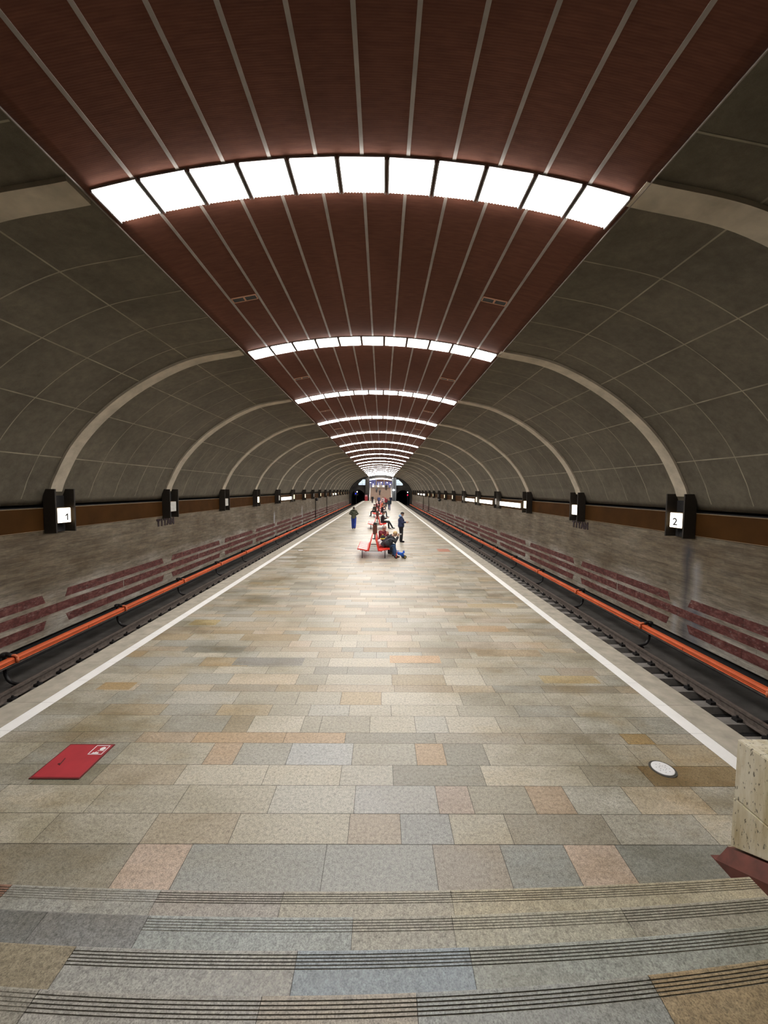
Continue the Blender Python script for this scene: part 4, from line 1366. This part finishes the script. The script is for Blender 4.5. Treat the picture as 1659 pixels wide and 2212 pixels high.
# toy tricycle
tk = thing('toy_tricycle', 'blue toy tricycle with red fork and yellow hubs on the platform', 'tricycle', (1.12, 16.48, 0))
tk.rotation_euler = (0, 0, PI + 0.35)
tk.scale = (0.92, 0.92, 0.92)
def wheel(bm, c, r, w):
    lathe(bm, [(r * 0.35, -w / 2), (r * 0.92, -w / 2), (r, -w / 4), (r, w / 4), (r * 0.92, w / 2), (r * 0.35, w / 2)], 20, 0, 'y', c)
blue = plain('toy_blue', (0.015, 0.12, 0.62), 0.35, var=0.08)
tyre = plain('toy_tyre', (0.018, 0.018, 0.018), 0.6)
yel = plain('toy_yellow', (0.75, 0.55, 0.08), 0.4)
redp = plain('toy_red', (0.72, 0.06, 0.03), 0.35)
for nm_, c in (('front_wheel', (0.16, 0, 0.085)), ('rear_wheel', (-0.24, 0.13, 0.08)), ('rear_wheel', (-0.24, -0.13, 0.08))):
    bm = bmesh.new(); wheel(bm, c, c[2], 0.055); w_ = obj(nm_, bm, tyre, tk, True)
    bm = bmesh.new(); lathe(bm, [(0.03, -0.034), (0.034, 0), (0.03, 0.034)], 14, 0, 'y', c); obj('hub', bm, yel if 'rear' in nm_ else redp, w_, True)
bm = bmesh.new()
tube(bm, [(-0.24, -0.13, 0.085), (-0.24, 0.13, 0.085)], 0.014, 8)
tube(bm, [(-0.24, 0, 0.10), (-0.14, 0, 0.20), (0.02, 0, 0.24), (0.10, 0, 0.30)], [0.06, 0.085, 0.075, 0.04], 10)
obj('frame', bm, blue, tk, True)
bm = bmesh.new(); ell(bm, (-0.13, 0, 0.255), (0.12, 0.085, 0.035)); ell(bm, (-0.235, 0, 0.30), (0.03, 0.085, 0.075)); blob('seat', bm, 0.009, blue, tk, 4)
bm = bmesh.new()
for s in (-1, 1):
    tube(bm, [(0.16, s * 0.04, 0.085), (0.14, s * 0.04, 0.20), (0.115, s * 0.01, 0.27)], 0.013, 8)
tube(bm, [(0.12, 0, 0.25), (0.09, 0, 0.38)], 0.014, 8)
obj('fork', bm, redp, tk, True)
bm = bmesh.new(); tube(bm, [(0.06, -0.15, 0.39), (0.10, -0.07, 0.38), (0.10, 0.07, 0.38), (0.06, 0.15, 0.39)], 0.013, 8); obj('handlebar', bm, blue, tk, True)

# woman in black on the second bench
person('woman in black seated on the second bench looking at a phone', (0.40, 29.3, 0.0), -0.05,
       sit(anL=(0.80, 0.04, 0.10), anR=(0.52, -0.09, 0.085), knL=(0.52, 0.07, 0.56), knR=(0.47, -0.09, 0.52), elL=(0.16, 0.20, 0.76), elR=(0.16, -0.20, 0.76), wrL=(0.36, 0.05, 0.84), wrR=(0.36, -0.08, 0.84)),
       dict(top=('coat', (0.014, 0.014, 0.018)), legs=('trousers', (0.010, 0.010, 0.013)), shoes=(0.012, 0.012, 0.014), long_hair=True, leg=0.008), 0.98, 0.008, hair=(0.03, 0.02, 0.015))
phone((0.40 + 0.47, 29.26, 0.90), (0.0, -0.4, -PI / 2), 'dark mobile phone held by the woman in black')

# people further along, smaller in the picture
def far_person(lab, x, y, rz, J, top, legs, hair=(0.03, 0.02, 0.015), sc=1.0, z=0.0, **kw):
    cl = dict(top=('jacket', top), legs=('trousers', legs), shoes=(0.02, 0.02, 0.02), thick=0.03)
    cl.update(kw)
    return person(lab, (x, y, z), rz, J, cl, sc, 0.013, hair=hair, far=True)
far_person('person in black with a pale bag on lap seated on the third bench', 0.38, 42.2, 0, sit(), (0.016, 0.014, 0.02), (0.015, 0.014, 0.02))
far_person('person in dark green coat seated on the left side of the third bench', -0.38, 43.0, PI, sit(), (0.03, 0.035, 0.025), (0.02, 0.02, 0.02))
far_person('person in orange jacket seated on the fourth bench', 0.38, 54.6, 0, sit(), (0.55, 0.13, 0.05), (0.03, 0.03, 0.04))
far_person('person in dark red coat seated on the left side of the fourth bench', -0.38, 54.2, PI, sit(), (0.10, 0.02, 0.03), (0.02, 0.02, 0.02))
far_person('person in lilac coat seated on the fifth bench', 0.38, 66.6, 0, sit(), (0.28, 0.22, 0.28), (0.03, 0.03, 0.05))
far_person('person in dark teal jacket and violet trousers walking towards the viewer', 1.42, 55.0, -PI / 2, walk(), (0.018, 0.03, 0.042), (0.08, 0.08, 0.16))
far_person('person in navy coat walking behind the teal jacketed one', 2.15, 77.0, -PI / 2, walk(0.2), (0.012, 0.016, 0.045), (0.02, 0.02, 0.04))
far_person('person in dark red jacket and black trousers walking right of the benches', 1.10, 65.0, -PI / 2, walk(0.2), (0.20, 0.02, 0.03), (0.012, 0.012, 0.015))
far_person('person in bright red jacket near the benches far off', 0.98, 74.0, -PI / 2, walk(0.15), (0.42, 0.05, 0.06), (0.05, 0.05, 0.06), (0.2, 0.12, 0.06))
far_person('dark-haired person in white top by the fifth bench', 0.58, 68.6, -PI / 2, pose(), (0.60, 0.52, 0.55), (0.02, 0.02, 0.03))
far_person('person in blue jacket standing left of the farthest bench', -0.25, 76.2, -PI / 2, pose(), (0.07, 0.09, 0.22), (0.03, 0.03, 0.05), (0.4, 0.38, 0.36))
far_person('person in black with a white bag near the far left stairs', -1.75, 84.5, -PI / 2, walk(0.18), (0.016, 0.017, 0.02), (0.03, 0.03, 0.035))
cb = thing('shopping_bag', 'white shopping bag beside the person in black near the far stairs', 'bag', (-1.36, 84.45, 0.50))
bm = bmesh.new(); ell(bm, (0, 0, 0.17), (0.13, 0.09, 0.18)); box(bm, -0.1, 0.1, -0.06, 0.06, 0.02, 0.3); blob('bag_body', bm, 0.02, cloth('bag_white', (0.72, 0.74, 0.76)), cb, 4)
bm = bmesh.new(); tube(bm, [(-0.05, 0, 0.3), (-0.03, 0, 0.42), (0.03, 0, 0.42), (0.05, 0, 0.3)], 0.01, 6); obj('handle', bm, cloth('bag_white', (0.72, 0.74, 0.76)), cb, True)
lb_ = thing('tote_bag', 'white bag on the lap of the person in black on the third bench', 'bag', (0.80, 42.2, 0.60))
bm = bmesh.new(); ell(bm, (0, 0, 0.08), (0.12, 0.14, 0.09)); blob('bag_body', bm, 0.015, cloth('bag_white', (0.72, 0.74, 0.76)), lb_, 3)
bm = bmesh.new(); tube(bm, [(0, -0.06, 0.14), (0, -0.04, 0.24), (0, 0.04, 0.24), (0, 0.06, 0.14)], 0.009, 6); obj('handle', bm, cloth('bag_white', (0.72, 0.74, 0.76)), lb_, True)

# ------------------------------------------------------------------ far end: portals, stairs, mezzanine
WE = 104.0
def vault_top(x):
    ax = abs(x)
    if ax < 3.4:
        return arc(ax)[0][1] + 0.05
    for a, b in zip(VC[1:-1], VC[2:]):
        if a.x <= ax <= b.x and b.x > a.x:
            return a.y + (b.y - a.y) * (ax - a.x) / (b.x - a.x) + 0.04
    return 2.6
def portal_top(ax):
    return 1.0 + 1.95 * math.sqrt(max(0.0, 1 - ((ax - 6.15) / 1.86) ** 2)) if 4.29 <= ax <= 8.01 else None
def win_span(ax):
    if 4.2 <= ax <= 6.05:
        top = 5.80 - 0.03 * (ax - 4.2) - max(0, ax - 4.9) * 0.95
        return 4.25, max(top, 4.27)
    return None
bm = bmesh.new()
xs = sorted(set([round(-9.2 + 0.1 * i, 3) for i in range(185)] + [3.06, -3.06, 4.29, -4.29, 8.01, -8.01, 4.2, -4.2, 6.05, -6.05]))
for x0, x1 in zip(xs[:-1], xs[1:]):
    xm = (x0 + x1) / 2
    ax = abs(xm)
    segs = []
    zb = lambda x: -1.5
    zt = vault_top
    cuts = [(lambda x: -1.5)]
    if ax < 3.06:
        segs = [(lambda x: 6.28 - 0.02 * abs(x), zt)]
    else:
        lows = [(lambda x: -1.5)]
        cur = lambda x: -1.5
        holes = []
        if portal_top(ax) is not None and 4.29 <= ax <= 8.01:
            holes.append((lambda x: -1.5, lambda x: portal_top(min(max(abs(x), 4.2901), 8.0099))))
        if win_span(ax):
            holes.append((lambda x: 4.25, lambda x: win_span(min(max(abs(x), 4.2), 6.05))[1]))
        for lo, hi in holes:
            if lo(xm) > cur(xm) + 0.01:
                segs.append((cur, lo))
            cur = hi
        segs.append((cur, zt))
    for lo, hi in segs:
        for yy in (WE, WE + 0.4):
            quad(bm, [(x0, yy, lo(x0)), (x1, yy, lo(x1)), (x1, yy, hi(x1)), (x0, yy, hi(x0))])
        quad(bm, [(x0, WE, lo(x0)), (x1, WE, lo(x1)), (x1, WE + 0.4, lo(x1)), (x0, WE + 0.4, lo(x0))])
        quad(bm, [(x0, WE, hi(x0)), (x1, WE, hi(x1)), (x1, WE + 0.4, hi(x1)), (x0, WE + 0.4, hi(x0))])
bmesh.ops.remove_doubles(bm, verts=bm.verts[:], dist=0.0005)
bmesh.ops.recalc_face_normals(bm, faces=bm.faces[:])
endw = struct('wall_back', bm, M['end_wall'])
# tunnels beyond the portals
for s, nm in ((-1, 'left'), (1, 'right')):
    bm = bmesh.new()
    prof = [(s * x, (portal_top(x) or -1.5) + 0.02) for x in [4.2901 + (8.0099 - 4.2901) * i / 24 for i in range(25)]]
    prof = [(s * 4.27, -1.46)] + prof + [(s * 8.03, -1.46)]
    a = [bm.verts.new((x, WE + 0.3, z)) for x, z in prof]
    b = [bm.verts.new((x, WE + 24, z)) for x, z in prof]
    for i in range(len(prof) - 1):
        bm.faces.new((a[i], a[i + 1], b[i + 1], b[i]))
    bm.faces.new(b)
    bmesh.ops.recalc_face_normals(bm, faces=bm.faces[:])
    struct('wall_tunnel_%s' % nm, bm, M['tunnel'])
# bright windows of the upper hall beside the stair
for s, nm, n_ in ((-1, 'left', 1), (1, 'right', 2)):
    bm = bmesh.new()
    top = [(x, win_span(x)[1]) for x in (4.2, 4.9, 5.4, 6.05)]
    a = [bm.verts.new((s * x, WE + 0.25, z)) for x, z in [(4.2, 4.25), (6.05, 4.25)] + list(reversed(top))]
    bm.faces.new(a)
    r = bmesh.ops.extrude_face_region(bm, geom=bm.faces[:])
    bmesh.ops.translate(bm, verts=[v for v in r['geom'] if isinstance(v, bmesh.types.BMVert)], vec=(0, 0.03, 0))
    bmesh.ops.recalc_face_normals(bm, faces=bm.faces[:])
    w_ = struct('window_%d' % n_, bm, M['window_bright'])
    bm = bmesh.new()
    box(bm, *sorted((s * 4.2, s * 6.0)), WE + 0.15, WE + 0.22, 4.55, 4.62)
    box(bm, *sorted((s * 5.0, s * 5.06)), WE + 0.15, WE + 0.22, 4.25, 5.6)
    obj('window_bar', bm, M['end_wall'] if s < 0 else M['brown_panel'], w_)
# far stair
fs = thing('far_stairs', 'wide brown stairs between white walls at the far end of the platform', 'stairs', (0, 102.5, 0))
NS = 22
bm = bmesh.new()
for i in range(NS):
    box(bm, -2.85, 2.85, 0.3 * i, 0.3 * NS + 0.2, 0.165 * i, 0.165 * (i + 1) - 0.002)
obj('steps', bm, M['stair_brown'], fs)
for s in (-1, 1):
    bm = bmesh.new()
    slab_yz(bm, [(-0.1, 0), (-0.1, 1.0), (0.3 * NS, 0.165 * NS + 1.0), (0.3 * NS + 0.4, 0.165 * NS + 1.0), (0.3 * NS + 0.4, 0)], min(s * 2.86, s * 3.08), max(s * 2.86, s * 3.08))
    obj('stair_wall', bm, M['stair_white'], fs)
ZM = 0.165 * NS
YM = 102.5 + 0.3 * NS
bm = bmesh.new(); box(bm, -9, 9, YM, YM + 16, ZM - 0.3, ZM - 0.002); struct('floor_mezzanine', bm, M['stair_brown'])
bm = bmesh.new(); box(bm, -9, 9, YM + 15.8, YM + 16.1, ZM, 8); struct('wall_mezzanine', bm, M['stair_white'])
bm = bmesh.new(); box(bm, -9, 9, YEND + 1.9, YM + 16.1, 7.02, 7.2); struct('ceiling_mezzanine', bm, M['stair_white'])
# square pillars beside the stairs
for s, x0, x1, lab in [(-1, 3.10, 4.15, 'dark concrete pillar left of the far stairs'), (1, 3.12, 4.25, 'grey blue pillar right of the far stairs')]:
    pl = thing('pillar', lab, 'pillar', (s * (x0 + x1) / 2, 103.6, 0))
    h = (x1 - x0) / 2
    if s > 0:
        obj('shaft', B(-h, -h + 0.34, -0.3, 0.3, 0.0, 6.3), M['pillar'], pl)
        obj('shaft', B(h - 0.28, h, -0.3, 0.3, 0.0, 6.3), M['pillar'], pl)
        obj('recess_panel', B(-h + 0.34, h - 0.28, -0.12, 0.3, 0.0, 6.3), plain('recess_blue', (0.12, 0.135, 0.15)), pl)
    else:
        obj('shaft', B(-h, h, -0.3, 0.3, 0.0, 6.3), M['end_wall'], pl)
lt = thing('wall_lamp', 'glowing oval lamp on the grey pillar right of the far stairs', 'lamp', (3.55, 103.2, 2.95))
bm = bmesh.new(); ell(bm, (0, 0, 0), (0.32, 0.10, 0.2)); obj('globe', bm, M['lamp_globe'], lt, True)
obj('bracket', B(-0.06, 0.06, 0.08, 0.22, -0.05, 0.05), M['black_steel'], lt)
# lit soffit over the stairs, its brightness put in as emission
bm = bmesh.new()
for i in range(12):
    u0, u1 = -3.0 + 6.0 * i / 12, -3.0 + 6.0 * (i + 1) / 12
    f0, f1 = 6.2 - 0.035 * u0 * u0, 6.2 - 0.035 * u1 * u1
    quad(bm, [(u0, 0, f0), (u1, 0, f1), (u1, 0, f1 - 0.34), (u0, 0, f0 - 0.34)])
r = bmesh.ops.extrude_face_region(bm, geom=bm.faces[:])
bmesh.ops.translate(bm, verts=[v for v in r['geom'] if isinstance(v, bmesh.types.BMVert)], vec=(0, 0.2, 0))
bmesh.ops.recalc_face_normals(bm, faces=bm.faces[:])
sof = obj('lit_fascia', bm, emit('fascia_lit', (1, 0.97, 0.92), 2.2), None)
sof.location = (0, 104.5, 0)
tag(sof, 'white arched fascia with emission for its lit look above the top of the far stairs', 'light')
# low white wall with lamps at the stair top and shop fronts behind
lw = obj('parapet_wall', B(-2.6, 2.4, -0.1, 0.1, 0.0, 0.72), M['stair_white'])
lw.location = (0, YM + 2.2, ZM)
tag(lw, 'low white wall across the top of the far stairs', 'low wall')
for i, x in enumerate((-2.2, -0.72, 0.8)):
    g = obj('globe_lamp', (lambda b_: (ell(b_, (0, 0, 0), (0.15, 0.1, 0.15)), b_)[1])(bmesh.new()), M['lamp_globe'], None, True)
    g.location = (x, YM + 2.02, ZM + 0.42)
    tag(g, 'small round lamp on the low white wall, %s of three' % ['leftmost', 'middle', 'rightmost'][i], 'lamp', 'round lamps on the low white wall')
for i, (x0, x1, lab) in enumerate([(-3.9, -1.5, 'blue violet shop front on the left above the far stairs'), (-1.3, 0.9, 'shop front with white posts in the middle above the far stairs'), (1.1, 3.9, 'shop front with brown fascia on the right above the far stairs')]):
    sh = thing('shop_front', lab, 'shop front', ((x0 + x1) / 2, YM + 8.0, ZM))
    h = (x1 - x0) / 2
    obj('frame', B(-h, h, 0.1, 0.4, 0.0, 3.0), M['brown_panel'] if i else M['end_wall'], sh)
    n = 3
    for q in range(n):
        a = -h + 0.05 + (2 * h - 0.1) * q / n
        obj('window_pane', B(a + 0.06, a + (2 * h - 0.1) / n - 0.06, 0.04, 0.11, 0.1, 1.9), M['glass_blue'], sh)
    obj('fascia', B(-h, h, -0.05, 0.1, 2.0, 2.7), M['brown_panel'] if i else M['glass_blue'], sh)
    for q in range(2):
        obj('spot_lamp', (lambda b_: (ell(b_, (0, 0, 0), (0.14, 0.1, 0.12)), b_)[1])(bmesh.new()), M['lamp_globe'], sh, True).location = (-h * 0.4 + q * h * 0.7, -0.15, 1.55 - 0.5 * ((q + i) % 2))
    if i == 1:
        for xx in (-0.5, 0.1):
            obj('post', B(xx, xx + 0.22, -0.3, -0.1, 0.0, 1.6), M['stair_white'], sh)
# red cabinet and signals
rc = thing('red_cabinet', 'red cabinet with pale top at the far left end of the platform', 'cabinet', (-3.85, 102.1, 0))
obj('body', B(-0.38, 0.38, -0.3, 0.3, 0.0, 1.15), M['red_cab'], rc)
obj('top_panel', B(-0.30, 0.30, -0.28, 0.28, 1.15, 1.6), plain('cab_pink', (0.62, 0.30, 0.32)), rc)
obj('door', B(-0.33, 0.33, -0.33, -0.3, 0.06, 1.08), M['red_plate'], rc)
for s, m_, lab, x in [(-1, 'sig_blue', 'track signal showing blue and white in the left tunnel', -6.6), (1, 'sig_red', 'track signal showing white and red by the right tunnel', 7.35)]:
    sg = thing('track_signal', lab, 'signal', (x, 103.4, -1.46))
    obj('mast', B(-0.05, 0.05, -0.05, 0.05, 0.0, 4.2), M['black_steel'], sg)
    obj('head', B(-0.5, 0.5, -0.1, 0.1, 2.9, 4.3) if s < 0 else B(-0.2, 0.2, -0.1, 0.1, 2.6, 4.3), M['black'], sg)
    bm = bmesh.new(); ell(bm, (-0.14 * (s < 0), -0.12, 3.35 if s < 0 else 3.08), (0.17, 0.05, 0.17)); obj('lens', bm, M[m_], sg, True)
    bm = bmesh.new(); ell(bm, (0.22 * (s < 0), -0.12, 3.85), (0.13, 0.05, 0.13)); obj('white_lens', bm, M['sig_white'], sg, True)
# people on the far stairs
far_person('person in grey carrying a bag on the left of the far stairs', -1.15, 106.4, -PI / 2, walk(0.2), (0.10, 0.10, 0.10), (0.04, 0.04, 0.05), z=0.165 * 13)
far_person('person in dark coat in the middle of the far stairs', -0.25, 105.0, PI / 2, walk(0.2), (0.06, 0.06, 0.07), (0.05, 0.045, 0.05), z=0.165 * 9)
far_person('person in dark coat high on the right of the far stairs', 1.55, 107.4, PI / 2, walk(0.2), (0.04, 0.035, 0.035), (0.05, 0.045, 0.045), z=0.165 * 17)

# ------------------------------------------------------------------ lights, world, camera, view
for x, y, e in [(0, YM + 3.5, 260), (0, YM + 10, 260)]:
    ld = bpy.data.lights.new('mezzanine_lamp', 'AREA')
    ld.energy = e
    ld.size = 5
    ld.size_y = 1.2
    ld.shape = 'RECTANGLE'
    ld.color = (1.0, 0.96, 0.92)
    lo = bpy.data.objects.new('mezzanine_lamp', ld)
    C.objects.link(lo)
    lo.location = (x, y, 6.9)
wd = bpy.data.worlds.new('world')
S.world = wd
wd.use_nodes = True
wd.node_tree.nodes['Background'].inputs[0].default_value = (0.02, 0.019, 0.018, 1)
wd.node_tree.nodes['Background'].inputs[1].default_value = 1.0

F_PX = 820.0
pitch = math.atan(48 / 820.0)
yaw = math.atan(5 / 820.0)
roll = 0.008
Fv = Vector((math.sin(yaw) * math.cos(pitch), math.cos(yaw) * math.cos(pitch), -math.sin(pitch)))
Rv = Fv.cross(Vector((0, 0, 1))).normalized()
Uv = Rv.cross(Fv)
R2 = Rv * math.cos(roll) + Uv * math.sin(roll)
U2 = -Rv * math.sin(roll) + Uv * math.cos(roll)
cd = bpy.data.cameras.new('camera')
cam = bpy.data.objects.new('camera', cd)
C.objects.link(cam)
mw = Matrix((R2, U2, -Fv)).transposed().to_4x4()
mw.translation = (0.34, 0.0, 3.0)
cam.matrix_world = mw
cd.sensor_fit = 'HORIZONTAL'
cd.sensor_width = 36.0
cd.lens = F_PX / 1659.0 * 36.0
cd.clip_start = 0.05
cd.clip_end = 500
S.camera = cam
S.view_settings.view_transform = 'Standard'
S.view_settings.look = 'None'
S.view_settings.exposure = 0.6
S.view_settings.gamma = 1.0
S.view_settings.use_curve_mapping = False
S.cycles.max_bounces = 8
S.cycles.diffuse_bounces = 5
S.cycles.use_denoising = True
S.cycles.sample_clamp_indirect = 8.0
